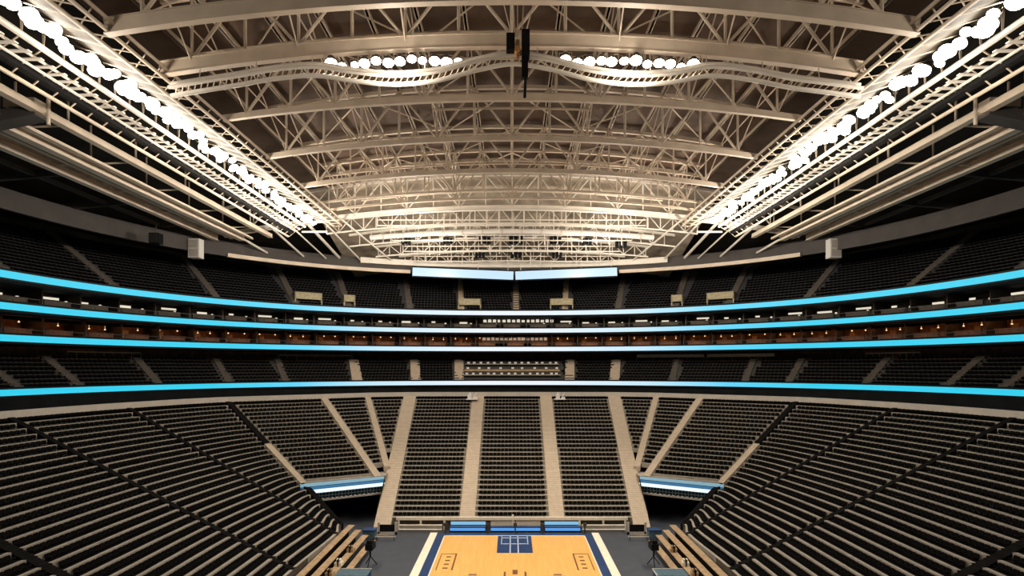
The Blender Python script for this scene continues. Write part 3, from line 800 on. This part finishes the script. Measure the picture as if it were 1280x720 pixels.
# ------------------------------------------------------------------ roof
ZB = H+21.9
def arc_z(x, sag, zc=ZB): return zc-sag*x*x
deck = MB()
xs = np.linspace(-29,29,25); ys = [-22,20,60,78,86,92,98,104]
def deck_z(x,y):
    z = ZB+5.4-.0035*x*x
    if y > 78: z -= (y-78)*.30
    return z
n = len(xs); deck2 = MB()
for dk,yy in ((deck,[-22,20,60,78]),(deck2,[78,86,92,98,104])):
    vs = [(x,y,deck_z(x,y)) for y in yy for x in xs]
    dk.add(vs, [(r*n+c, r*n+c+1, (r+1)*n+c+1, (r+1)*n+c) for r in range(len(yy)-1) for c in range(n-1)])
struct('ceiling', deck, M['deck']); struct('ceiling_far', deck2, M['pale_deck'])  # far deck paler: brightness of the far roof put into its colour
sd_ = MB()
for s in (-1,1):
    yy = [-22,78,90,104]
    for a,b in zip(yy,yy[1:]):
        def q(x,y,z): return (s*x,y,z-max(0,(y-78))*.12)
        sd_.add([q(28.9,a,deck_z(29,min(a,78))),q(62,a,H+20.5),q(62,b,H+20.5),q(28.9,b,deck_z(29,min(b,78)))],[(0,1,2,3)])
        sd_.add([q(62,a,H+20.5),q(72,a,H+19),q(72,b,H+19),q(62,b,H+20.5)],[(0,1,2,3)])
sd_.add([(-72,103.5,H+17),(72,103.5,H+17),(72,120,H+18.5),(-72,120,H+18.5)],[(0,1,2,3)])
struct('ceiling_side', sd_, M['black_deck'])
sf = MB()
for s in (-1,1): sf.box(min(s*38.0,s*40.6),max(s*38.0,s*40.6),8,77,H+18.2,H+18.28)
struct('ceiling_soffit', sf, mat('brown_beam_soffit', (.30,.21,.14), .8, noise=.4, nscale=1.5))
# ring beam at the roof edge, over the upper deck
w = MB(); w.sweep(spath(51.2,46.2), [(0,H+15.9),(0,H+18.0),(.6,H+18.0),(.6,H+15.9)]); struct('beam_ring', w, M['grey_panel'])
w = MB()
def sub(a,b,p0,p1,prof,mm=40): w.sweep(spath(a,b,p0,p1,mm), prof)
pl, pr = phi_at(50.8,45.8,285), phi_at(50.8,45.8,1000)
w.sweep(spath(50.8,45.8,pl,phi_at(50.8,45.8,513),30), [(0,H+15.75),(0,H+16.3),(.5,H+16.3),(.5,H+15.75)]); struct('trim_1', w, M['steel'])
w = MB(); w.sweep(spath(50.8,45.8,phi_at(50.8,45.8,774),pr,30), [(0,H+15.75),(0,H+16.3),(.5,H+16.3),(.5,H+15.75)]); struct('trim_2', w, M['steel'])
w = MB(); w.sweep(spath(50.4,45.4,phi_at(50.8,45.8,450),phi_at(50.8,45.8,835),30), [(0,H+17.0),(0,H+17.9),(.5,H+17.9),(.5,H+17.0)]); struct('trim_3', w, M['steel_pale'])  # white strip: the lamp-lit middle of the ring beam put into colour

def truss(y, sag, half, zc, ch, cw, dep, step, m, label, web=.10, dz=None):
    t = thing('roof_truss', label, 'truss', (0,y,zc), 'arched roof trusses')
    def zb(x): return -sag*x*x
    def ztp(x): return zb(x)+dep-.0006*x*x
    xs = np.linspace(-half,half,33)
    mb = MB()
    for a,b in zip(xs,xs[1:]): mb.bar((a,0,zb(a)),(b,0,zb(b)),cw/2,h=ch)
    if ch > .5:
        for sx in (1,-1):   # flanges of the deep chord
            for a,b in zip(xs,xs[1:]): mb.bar((a,0,zb(a)+sx*ch/2),(b,0,zb(b)+sx*ch/2),cw/2+.07,h=.06)
    mb.build('bottom_chord', m, t, (0,0,0))
    mb = MB()
    for a,b in zip(xs,xs[1:]): mb.bar((a,0,ztp(a)),(b,0,ztp(b)),.16,h=.34)
    mb.build('top_chord', m, t, (0,0,0))
    k = int(half/step); nodes = [i*step for i in range(-k,k+1)]
    for i,x in enumerate(nodes):
        mb = MB(); mb.bar((x,0,zb(x)+ch/2-.05),(x,0,ztp(x)),web,6); mb.build('web_post', m, t, (0,0,0))
    for i,(a,b) in enumerate(zip(nodes,nodes[1:])):
        up = (i+k) % 2 == 0
        mb = MB()
        if up: mb.bar((a,0,zb(a)+ch/2-.05),(b,0,ztp(b)),web,6)
        else: mb.bar((a,0,ztp(a)),(b,0,zb(b)+ch/2-.05),web,6)
        mb.build('web_diagonal', m, t, (0,0,0))
    return t
TR = [(32.7,.0034,23.7,21.75,.86,.32,'nearest to the camera, cut by the top frame edge'),
      (37.8,.0034,23.7,22.0,.86,.32,'second from the camera, with deep beam above the wavy lighting rail'),
      (45.6,.0030,23.5,21.9,.46,.34,'third from the camera, first below the wavy lighting rail'),
      (53.6,.0032,23.5,21.9,.46,.34,'fourth from the camera'),
      (62.4,.0031,23.5,21.9,.48,.34,'fifth from the camera'),
      (69.2,.0028,23.5,21.9,.26,.22,'sixth from the camera, with a slim chord'),
      (72.6,.0028,23.5,21.95,.30,.24,'seventh from the camera, close before the bright far arch'),
      (77.0,.0024,39.5,21.9,.56,.44,'bright arch spanning between both ends of the floodlight catwalks'),]
for (y,sag,half,zc,ch,cw,l) in TR:
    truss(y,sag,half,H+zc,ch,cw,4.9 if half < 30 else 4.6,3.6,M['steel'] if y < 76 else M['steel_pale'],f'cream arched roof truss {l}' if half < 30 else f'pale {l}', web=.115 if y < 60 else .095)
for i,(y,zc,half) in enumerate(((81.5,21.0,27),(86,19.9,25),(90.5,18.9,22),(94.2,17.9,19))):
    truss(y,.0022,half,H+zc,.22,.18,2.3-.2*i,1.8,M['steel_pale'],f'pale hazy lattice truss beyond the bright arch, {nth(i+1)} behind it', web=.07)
# far lattice grids (hanging rods and pipes) and ducts
for i,(y,z) in enumerate(((79.5,20.1),(84,19.0),(88.5,18.3),(92.5,17.5))):
    t = thing('pipe_grid', f'pale hanging pipe grid under the far roof, {nth(i+1)} beyond the bright arch', 'pipe grid', (0,y,H+z), 'far pipe grids')
    hw = 19-i*1.0
    mb = MB()
    for dz in (0,.8): mb.bar((-hw,0,dz-.0),(hw,0,dz),.09,6)
    mb.build('pipe', M['steel_pale'], t, (0,0,0))
    mb = MB()
    for x in np.arange(-hw,hw+.1,1.9):
        mb = MB(); x += rng.uniform(-.3,.3); mb.bar((x,0,rng.uniform(-.8,-.1)),(x,0,rng.uniform(1.6,2.4)),rng.uniform(.05,.09),5); mb.build('hanger_rod', M['steel_pale'], t, (0,0,0))
for i,(y,z,r) in enumerate(((83,20.15,.38),)):
    o = MB(); xs = np.linspace(-21+i,21-i,25); o.tube([(x,0,-.0022*x*x) for x in xs], r, 10)
    t = thing('air_duct', f'fat pale air duct across the far roof just behind the bright arch', 'duct', (0,y,H+z), 'far air ducts')
    o.build('duct_tube', M['white'], t, (0,0,0))
    mb = MB()
    for x in np.linspace(-19,19,14): mb.bar((x-.1,0,-.0022*x*x),(x+.1,0,-.0022*x*x),r+.06,10)
    mb.build('collars', M['steel'], t, (0,0,0))

# black speaker clusters in the far roof
for i,(px,py,sz) in enumerate(((560,299,.8),(606,298,1.0),(645,297,1.2),(694,298,1.0),(733,300,.9),(776,303,1.0),(508,300,.8),(600,317,.9),(645,316,1.0),(696,317,.9))):
    yc = 85.5 if py < 310 else 91.5
    t = thing('speaker_cluster', f'small black speaker cluster among the pale pipes, {nth(i+1 if i < 7 else i-6)} of the {"upper" if i < 7 else "lower"} far row', 'speaker cluster', ((px-640)*yc/F,yc,H+(HY-py)*yc/F), 'far speaker clusters')
    for k in range(3):
        for q in range(2):
            mb = MB(); X = (k-1)*.62*sz; Zz = -q*.55*sz-abs(k-1)*.08
            mb.prism([(X-.27*sz,-.3),(X+.27*sz,-.3),(X+.2*sz,.3),(X-.2*sz,.3)],Zz-.24*sz,Zz+.24*sz); mb.build('cabinet', M['black'], t, (0,0,0))
    mb = MB(); mb.bar((0,0,.2),(0,0,2.2),.04,5); mb.bar((-.8*sz,0,.3),(.8*sz,0,.3),.05,5); mb.build('hanging_bar', M['steel_dark'], t, (0,0,0))

# purlins and longitudinal bracing
n_p = 0
for i,x in enumerate(np.arange(-25.2,25.3,3.6)):
    o = MB(); z = ZB+5.0-.0036*x*x
    o.box(-.09,.09,-50,36.5,-.16,.16); o.box(-.16,.16,-50,36.5,.12,.16); o.box(-.16,.16,-50,36.5,-.16,-.12)
    tag(o.build('roof_purlin', M['steel'], None, (x,40.5,z)), f'long roof purlin running away from the camera, {nth(i+1)} from the left', 'purlin', 'roof purlins')
YB = [32.7,37.8,45.6,53.6,62.4,69.2,77.0]
for i,x in enumerate((-21.6,-14.4,-7.2,0,7.2,14.4,21.6)):
    t = thing('bracing_truss', f'slender cross-bracing line between the arched trusses, {nth(i+1)} from the left', 'bracing', (x,32.7,ZB-.0031*x*x), 'bracing lines')
    for a,b in zip(YB,YB[1:]):
        for (z0,z1) in ((.1,4.7),(4.7,.1)):
            mb = MB(); mb.bar((0,a-32.7,z0),(0,b-32.7,z1),.055,5); mb.build('brace', M['steel'], t, (0,0,0))
    mb = MB(); mb.bar((0,0,2.4),(0,44.3,2.4),.06,5); mb.build('mid_rail', M['steel'], t, (0,0,0))
# cross pipes seen between the arches
for i,(y,z,h) in enumerate(((41.7,25.0,24),(49.5,24.2,24),(49.5,22.9,7),(58,24.2,24),(66,24.0,22),(74.5,23.4,20),(41.7,23.0,4.6))):
    o = MB(); xs = np.linspace(-h,h,15); o.tube([(x,0,-.0031*x*x) for x in xs], .11, 6)
    tag(o.build('cross_pipe', M['steel'], None, (0,y,H+z)), f'thin cross pipe spanning the roof, {nth(i+1)} counting away from the camera', 'pipe', 'roof cross pipes')
# diagonal flat bracing in the roof plane
k = 0
for a,b in zip(YB,YB[1:]):
    for x in np.arange(-21.6,21.5,7.2):
        o = MB(); z0 = ZB+4.6-.0036*x*x; z1 = ZB+4.6-.0036*(x+7.2)**2
        f = 1 if (k % 2) else -1
        o.bar((-3.6,-(b-a)/2*f,0),(3.6,(b-a)/2*f,z1-z0),.07,5)
        t = o.build('roof_brace', M['steel'], None, (x+3.6,(a+b)/2,z0)); k += 1
        tag(t, f'slanting roof brace, {nth(int((x+21.6)/7.2)+1)} from the left, in the {nth(YB.index(a)+1)} truss bay', 'brace', 'slanting roof braces')

# wavy lighting rail below the second truss
Yw = 37.2
wx = [214,250,300,340,400,440,490,540,600,640,684,740,790,840,885,940,990,1030,1075]
wy = [112,106,98,91,87,93,97.5,94,79,72,78,92,97.5,95,87,92,102,107,113]
def smooth(xs_, ys_, X):
    n = len(xs_); m = np.gradient(np.array(ys_,float), np.array(xs_,float)); out = []
    for x in X:
        i = min(max(int(np.searchsorted(xs_,x))-1,0),n-2); h = xs_[i+1]-xs_[i]; u = (x-xs_[i])/h
        out.append((2*u**3-3*u**2+1)*ys_[i]+(u**3-2*u**2+u)*h*m[i]+(-2*u**3+3*u**2)*ys_[i+1]+(u**3-u**2)*h*m[i+1])
    return out
XX = np.linspace(214,1075,110); YY = smooth(wx,wy,XX)
WP = [((x-640)*Yw/F, H+(HY-y)*Yw/F) for x,y in zip(XX,YY)]
t = thing('lighting_rail', 'wavy cream lighting rail of parallel tubes below the second roof truss', 'lighting rail', (0,Yw,H+19.8))
for (dy,dz,r) in ((0,-.42,.15),(0,.36,.14),(-.3,0,.12)):
    mb = MB(); mb.tube([(x,dy,z+dz-H-19.8) for x,z in WP], r, 8); mb.build('tube', M['steel_pale'], t, (0,0,0))
mb = MB()
for k in range(0,109):
    (x,z),(x2,z2) = WP[k],WP[k+1]
    mb.bar((x,0,z-.42-H-19.8),(x2,.5,z2-H-19.8),.04,4); mb.bar((x,.5,z-H-19.8),(x2,0,z2+.42-H-19.8),.04,4)
mb.build('lacing', M['steel'], t, (0,0,0))
for k in range(4,108,9):
    mb = MB(); x,z = WP[k]; zt2 = 21.7-.0034*x*x+H
    if zt2-z > .3: mb.bar((x,.25,z+.3-H-19.8),(x,.5,zt2-H-19.8),.035,5); mb.build('hanger', M['steel'], t, (0,0,0))

# ------------------------------------------------------------------ floodlight catwalks
Y0, Y1 = 8.0, 77.0
for s,sd in ((-1,'left'),(1,'right')):
    t = thing('lighting_catwalk', f'long floodlight catwalk running under the {sd} side of the roof', 'catwalk', (s*28,Y0,H+18), 'floodlight catwalks')
    L = Y1-Y0
    def rl(name, x, z, r, m, rect=None):
        mb = MB(); X = s*(x-28); Z = z-18
        if rect: mb.box(X-rect[0],X+rect[0],0,L,Z-rect[1],Z+rect[1])
        else: mb.bar((X,0,Z),(X,L,Z),r,8)
        return mb.build(name, m, t, (0,0,0))
    rl('upper_rail', 23.2, 20.0, .12, M['steel']); rl('upper_rail', 23.5, 19.55, .12, M['steel']); rl('upper_rail', 24.5, 19.4, .12, M['steel'])
    mb = MB(); mb.add([(s*(24.6-28),0,19.5-18),(s*(28.4-28),0,20.9-18),(s*(28.4-28),L,20.9-18),(s*(24.6-28),L,19.5-18)],[(0,1,2,3)])
    mb.add([(s*(24.6-28),0,19.6-18),(s*(28.4-28),0,21.0-18),(s*(28.4-28),L,21.0-18),(s*(24.6-28),L,19.6-18)],[(3,2,1,0)])
    mb.build('soffit_panel', M['soffit'], t, (0,0,0))
    rl('main_tube', 28.5, 19.35, .20, M['steel_pale'])
    rl('lower_tube', 29.2, 18.95, .10, M['steel_pale']); rl('lower_tube', 29.9, 18.75, .10, M['steel_pale']); rl('lower_tube', 30.8, 18.0, .14, M['steel'])
    mb = MB()
    for k in range(int(L/.9)):
        mb.box(s*(28.7-28)-.0 if s > 0 else s*(30.2-28), s*(30.2-28) if s > 0 else s*(28.7-28), k*.9, k*.9+.28, 18.80-18, 18.86-18)
    mb.build('deck_grating', M['steel_pale'], t, (0,0,0))
    mb = MB(); mb.box(min(s*2.0,s*2.6),max(s*2.0,s*2.6),0,L,.35,.62); mb.build('cable_tray', M['black'], t, (0,0,0))
    n = 46
    for k in range(n):
        y = k*L/(n-1)
        mb = MB(); mb.bar((s*.5,y,1.35),(s*1.9,y+.3,.75),.05,5); mb.bar((s*.5,y,1.35),(s*.6,y,3.2),.05,5); mb.bar((s*-4.8,y,2.0),(s*-3.5,y+.75,1.4),.045,5)
        mb.bar((s*-4.5,y+.75,1.55),(s*-3.5,y,1.4),.045,5)
        mb.bar((s*1.9,y+.3,.75),(s*2.8,y+.3,0),.05,5); mb.bar((s*-3.5,y,1.4),(s*.4,y,2.6),.04,5); mb.bar((s*.5,y,1.35),(s*.4,y,2.6),.04,5)
        mb.build('cross_frame', M['steel'], t, (0,0,0))
    # sloping end frame
    mb = MB(); mb.box(-.9 if s < 0 else -2.6, 2.6 if s < 0 else .9, L-.1,L+.1,.5,.7); mb.build('end_frame', M['steel_pale'], t, (0,0,0))

# floodlights
def flood_proto(r):
    """floodlight aimed along local -z: housing, lens, yoke"""
    t = thing('floodlight', '', 'floodlight', (0,0,0), 'catwalk floodlights')
    mb = MB(); n = 12
    prof = [(.10,.62),(.22*r/.4,.55),(r*.72,.30),(r,.04),(r,0)]
    vs = [(a*math.cos(2*math.pi*k/n),a*math.sin(2*math.pi*k/n),z) for a,z in prof for k in range(n)]
    fs = [(i*n+k,i*n+(k+1)%n,(i+1)*n+(k+1)%n,(i+1)*n+k) for i in range(len(prof)-1) for k in range(n)]+[tuple(range(n))]
    mb.add(vs,fs); mb.build('housing', M['steel_dark'], t, (0,0,0))
    mb = MB(); q = r*.93
    prof = [(q,.0),(q*.75,-.06),(q*.4,-.10)]
    vs = [(a*math.cos(2*math.pi*k/n),a*math.sin(2*math.pi*k/n),z) for a,z in prof for k in range(n)]
    fs = [(i*n+k,i*n+(k+1)%n,(i+1)*n+(k+1)%n,(i+1)*n+k) for i in range(len(prof)-1) for k in range(n)]+[tuple(range(2*n,3*n))]
    mb.add(vs,fs); mb.build('lens', M['lens'], t, (0,0,0))
    mb = MB(); mb.bar((-r-.04,0,.2),(-r-.04,0,.75),.03,5); mb.bar((r+.04,0,.2),(r+.04,0,.75),.03,5); mb.bar((-r-.04,0,.75),(r+.04,0,.75),.03,5); mb.build('yoke', M['steel'], t, (0,0,0))
    return t
def aim(p, q): return (Vector(q)-Vector(p)).to_track_quat('-Z','Y').to_euler()
def spot(p, q, W, ang, col=(1,.89,.74), blend=.8, size=.35):
    l = bpy.data.lights.new('flood_beam','SPOT'); l.energy = W; l.spot_size = math.radians(ang); l.spot_blend = blend; l.color = col; l.shadow_soft_size = size
    o = bpy.data.objects.new('flood_beam', l); COL.objects.link(o); o.location = p; o.rotation_euler = aim(p,q); return o
fp = flood_proto(.46); used = False
NF = 82
for s,sd in ((-1,'left'),(1,'right')):
    ys = [29.0+k*(76.4-29.0)/(NF-1) for k in range(NF)]
    for k,y in enumerate(ys):
        p = (s*(27.35+rng.uniform(-.3,.3)), y+rng.uniform(-.3,.3), H+19.85+rng.uniform(-.3,.3))
        tgt = (s*-2+rng.uniform(-4,4), min(max(y-9+rng.uniform(-6,6),22),70), 0)
        r = aim(p,tgt); lab = f'glowing round floodlight on the {sd} catwalk, {nth(k+1)} from the camera end'
        if not used: fp.location = p; fp.rotation_euler = r; fp['label'] = lab; used = True
        else: 
            q_ = rng.uniform(.72,1.2); dup(fp,p,r,lab).scale = (q_,q_,q_)
    for k in range(8):
        y = 16+k*8.3
        p = (s*27.2,y,H+19.4)
        spot(p,(s*-1,min(y+4,64),0),8500,64)
# floods on the wavy rail
for s,sd in ((-1,'left'),(1,'right')):
    xs_ = [s*q for q in (3.6,4.4,5.2,6.0,6.7,7.5,8.3,9.1,9.9,10.6,11.4,12.1)]
    for k,x in enumerate(xs_):
        xp = 640+x*F/37.6; y = np.interp(xp,XX,YY)
        y = min(77+ (abs(x)-7)**2*.25, y-9)
        p = (x,37.6+rng.uniform(-.2,.2),H+(HY-y)*37.6/F+rng.uniform(-.08,.08))
        lab = f'white floodlight tucked above the wavy rail, {nth(k+1)} from the middle on the {sd}'
        r = dup(fp,p,aim(p,(x*.5,22,0)),lab); r['group'] = 'floodlights above the wavy rail'
        q_ = rng.uniform(.6,.95); r.scale = (q_,q_,q_)

# ------------------------------------------------------------------ side roof beams, struts, speakers, hoist
names = 'first second third fourth fifth'.split()
for s,sd in ((-1,'left'),(1,'right')):
    for k,(x,z,wd,hh,m) in enumerate(((33.6,18.3,.22,.50,'steel'),(36.2,17.95,.12,.22,'steel'),(37.6,18.0,.32,.75,'steel'),(39.0,18.0,.12,.24,'steel'),(41.2,18.0,.26,.66,'steel'),(46,18.6,.2,.3,'grey_panel'))):
        o = MB(); o.box(-wd,wd,0,70,-hh/2,hh/2)
        o.box(-wd-.08,wd+.08,0,70,-hh/2-.05,-hh/2)
        tag(o.build('side_roof_beam', M[m], None, (s*x,8,H+z)), f'long cream side roof beam outside the {sd} catwalk, {nth(k+1)} from it', 'beam', 'side roof beams')
    for k in range(9):
        y = 12+k*7.6
        t = thing('beam_hanger', f'short post frame holding the {sd} side roof beams, {nth(k+1)} from the camera', 'hanger', (s*37.5,y,H+18), 'beam hangers')
        mb = MB(); mb.bar((s*-3.9,0,.3),(s*3.7,0,0),.08,6); mb.build('cross_member', M['steel'], t, (0,0,0))
        for x in (-3.9,.1,3.7):
            mb = MB(); mb.bar((s*x,0,0),(s*x,0,3.6 if x < 3 else 2.4),.09,6); mb.build('post', M['steel'], t, (0,0,0))
    # sloping rafters from the ring beam
    for k in range(7):
        y = 16+k*9.5
        o = MB(); o.bar((0,0,0),(s*9.5,0,-.8),.18,h=.7)
        tag(o.build('side_rafter', M['grey_panel'], None, (s*41.2,y,H+19.0)), f'dim rafter reaching to the {sd} ring beam, {nth(k+1)} from the camera', 'rafter', 'side rafters')
    # struts from the end of the bank down to the roof edge
    for k,(x0,x1,y1,z1,r) in enumerate(((28.2,27.8,93.2,17.2,.22),(26.0,24.5,94,17.0,.14),(33,32.5,90,16.9,.16),(38,36.5,86.5,16.9,.16),(23.5,19.5,95,17.3,.14),(30.5,29.5,92,16.9,.12))):
        zs = arc_z(x0,.0024)-.2
        o = MB(); o.bar((0,0,0),(s*(x1-x0),y1-77.2,H+z1-zs),r,6)
        tag(o.build('edge_strut', M['steel_pale'], None, (s*x0,77.2,zs)), f'pale strut falling from the bright arch to the roof edge, {sd} side, {nth(k+1)} built outward from the bank end' if False else f'pale strut from the bright arch down to the {sd} roof edge, {nth(k+1)} of six', 'strut', 'roof edge struts')
    # gusset lamps / posts at roof edge
    yS = 76.5
    t = thing('loudspeaker', f'white upright loudspeaker box hanging at the {sd} roof edge', 'loudspeaker', ((245-640)*yS/F if s < 0 else (1042-640)*yS/F, yS, H+(HY-323)*yS/F), 'hanging loudspeakers')
    mb = MB(); mb.box(-.75,.75,-.6,.6,0,2.6); mb.build('cabinet', M['white'], t, (0,0,0))
    mb = MB(); mb.box(-.62,.62,-.66,-.6,.2,1.2); mb.box(-.62,.62,-.66,-.6,1.35,2.4); mb.build('grille', M['rim'], t, (0,0,0))
    mb = MB(); mb.bar((-.5,0,2.6),(-.5,0,4.3),.04,5); mb.bar((.5,0,2.6),(.5,0,4.3),.04,5); mb.build('bracket', M['steel_dark'], t, (0,0,0))
    if s < 0:
        yS = 70
        t = thing('loudspeaker', 'black loudspeaker box on the grey ring beam at the left', 'loudspeaker', ((195-640)*yS/F,yS,H+(HY-305)*yS/F), 'hanging loudspeakers')
        mb = MB(); mb.box(-.6,.6,-.5,.5,0,1.3); mb.build('cabinet', M['black'], t, (0,0,0))
        mb = MB(); mb.box(-.5,.5,-.56,-.5,.1,1.2); mb.build('grille', M['steel_dark'], t, (0,0,0))
        mb = MB(); mb.bar((0,0,1.3),(0,0,3.0),.05,5); mb.build('bracket', M['steel_dark'], t, (0,0,0))
    t = thing('service_platform', f'grey service platform arm with a cream end box, outside the {sd} catwalk', 'platform', (s*35.2,40,H+16.9), 'service platforms')
    mb = MB(); mb.add([(s*-1.6,-.6,.9),(s*-1.6,.6,.9),(s*-1.6,.6,1.5),(s*-1.6,-.6,1.5),(s*3.5,-.6,-.1),(s*3.5,.6,-.1),(s*3.5,.6,1.0),(s*3.5,-.6,1.0)],
        [(0,1,2,3),(7,6,5,4),(0,4,5,1),(1,5,6,2),(2,6,7,3),(3,7,4,0)]); mb.build('arm', M['grey_panel'], t, (0,0,0))
    mb = MB(); mb.prism([(s*-1.5,-.5),(s*.7,-.5),(s*.7,.5),(s*-1.5,.5)],1.5,2.15); mb.build('end_box', M['steel'], t, (0,0,0))
    mb = MB(); mb.bar((s*-2.1,0,.4),(s*-2.1,0,2.4),.12,6); mb.bar((s*-2.1,0,1.2),(s*-1.5,0,1.2),.1,6); mb.build('post', M['steel'], t, (0,0,0))
    mb = MB(); mb.bar((s*1.5,0,.4),(s*1.5,0,4.5),.1,6); mb.build('hanger', M['steel'], t, (0,0,0))
# hoist in the middle of the roof
yh = 36.6
t = thing('roof_hoist', 'black chain hoist unit hanging in the middle of the second roof truss', 'hoist', (0,yh,H+19))
def hx(p): return (p-640)*yh/F
def hz(p): return (HY-p)*yh/F-19
mb = MB(); mb.box(hx(633),hx(643.5),-.3,.3,hz(65),hz(44)); mb.build('motor_box', M['black'], t, (0,0,0))
mb = MB(); mb.box(hx(652),hx(662),-.35,.35,hz(72),hz(40)); mb.prism([(hx(652),-.2),(hx(660),-.2),(hx(660),.2),(hx(652),.2)],hz(98),hz(72)); mb.build('drum_housing', M['black'], t, (0,0,0))
mb = MB(); mb.bar((hx(647),-.3,hz(64)),(hx(647),.3,hz(64)),.22,10); mb.bar((hx(646),0,hz(74)),(hx(647),0,hz(50)),.12,8); mb.build('pulley', M['orange_part'], t, (0,0,0))
for p,q in ((640,625),(644,641),(647,647),(652,656),(656,672)):
    mb = MB(); mb.bar((hx(p),0,hz(45)),(hx(q),.4,hz(-18)),.045,5); mb.build('cable', M['steel'], t, (0,0,0))
mb = MB(); mb.bar((hx(657),0,hz(98)),(hx(656),0,hz(122)),.10,6); mb.build('drop_arm', M['black'], t, (0,0,0))

# far LED header board
yb = 92.6
for k,(x0,x1,ya,yb2,lab) in enumerate(((515,642.5,339.5,344.5,'left'),(643.5,772,344.5,339.5,'right'))):
    X0 = (x0-640)*yb/F; X1 = (x1-640)*yb/F
    za = H+(HY-ya)*yb/F; zb2 = H+(HY-yb2)*yb/F
    t = thing('header_board', f'glowing pale blue LED header under the far roof edge, {lab} half', 'LED board', ((X0+X1)/2,yb,(za+zb2)/2-.8), 'header boards')
    o = Vector(((X0+X1)/2,yb,(za+zb2)/2-.8))
    mb = MB(); mb.bar(Vector((X0,.2,za))-Vector((o.x,0,o.z)),Vector((X1,.2,zb2))-Vector((o.x,0,o.z)),.15,h=1.75); mb.build('housing', M['black'], t, (0,0,0))
    mb = MB(); mb.bar(Vector((X0+.1,-.0,za))-Vector((o.x,0,o.z)),Vector((X1-.1,-.0,zb2))-Vector((o.x,0,o.z)),.07,h=1.35); mb.build('screen', M['led_pale'], t, (0,0,0))
    for x in np.linspace(X0+1,X1-1,4):
        mb = MB(); u = (x-X0)/(X1-X0); z = za+(zb2-za)*u; mb.bar((x-o.x,.2,z+.8-o.z),(x-o.x,.2,z+2.4-o.z),.05,5); mb.build('hanger', M['steel_pale'], t, (0,0,0))

# ------------------------------------------------------------------ light
def point(p, W, col=(1,.89,.75), r=.6):
    l = bpy.data.lights.new('added_fill','POINT'); l.energy = W; l.color = col; l.shadow_soft_size = r
    o = bpy.data.objects.new('added_fill', l); COL.objects.link(o); o.location = p
for s in (-1,1):
    for y,Wt in ((12,1000),(24,1000),(36,1300),(48,2000),(60,2900),(71,4200)):
        point((s*25.6,y,H+16.5),Wt)  # added fill hung below the catwalks, on top of the floods
    point((s*7.5,36.2,H+18.6),900); point((s*12,20,H+17.5),450)  # spill of the rail floods; the second is added fill without a fixture
    spot((s*26.8,50,H+19.2),(s*3,71,1.5),4500,50)
    point((s*14,73.5,H+16.6),3200); point((s*12,83,H+15.2),2200)  # added fill for the far roof, no fixtures there
wd = bpy.data.worlds.new('world'); SC.world = wd; wd.use_nodes = True
wd.node_tree.nodes['Background'].inputs[0].default_value = (.02,.019,.018,1); wd.node_tree.nodes['Background'].inputs[1].default_value = 1.0
vs_ = SC.view_settings
vs_.view_transform = 'Standard'; vs_.look = 'None'; vs_.gamma = 1.0; vs_.use_curve_mapping = False; vs_.exposure = 0.0
SC.cycles.use_denoising = True
SC.cycles.max_bounces = 6; SC.cycles.diffuse_bounces = 3
SC.cycles.sample_clamp_indirect = 4.0
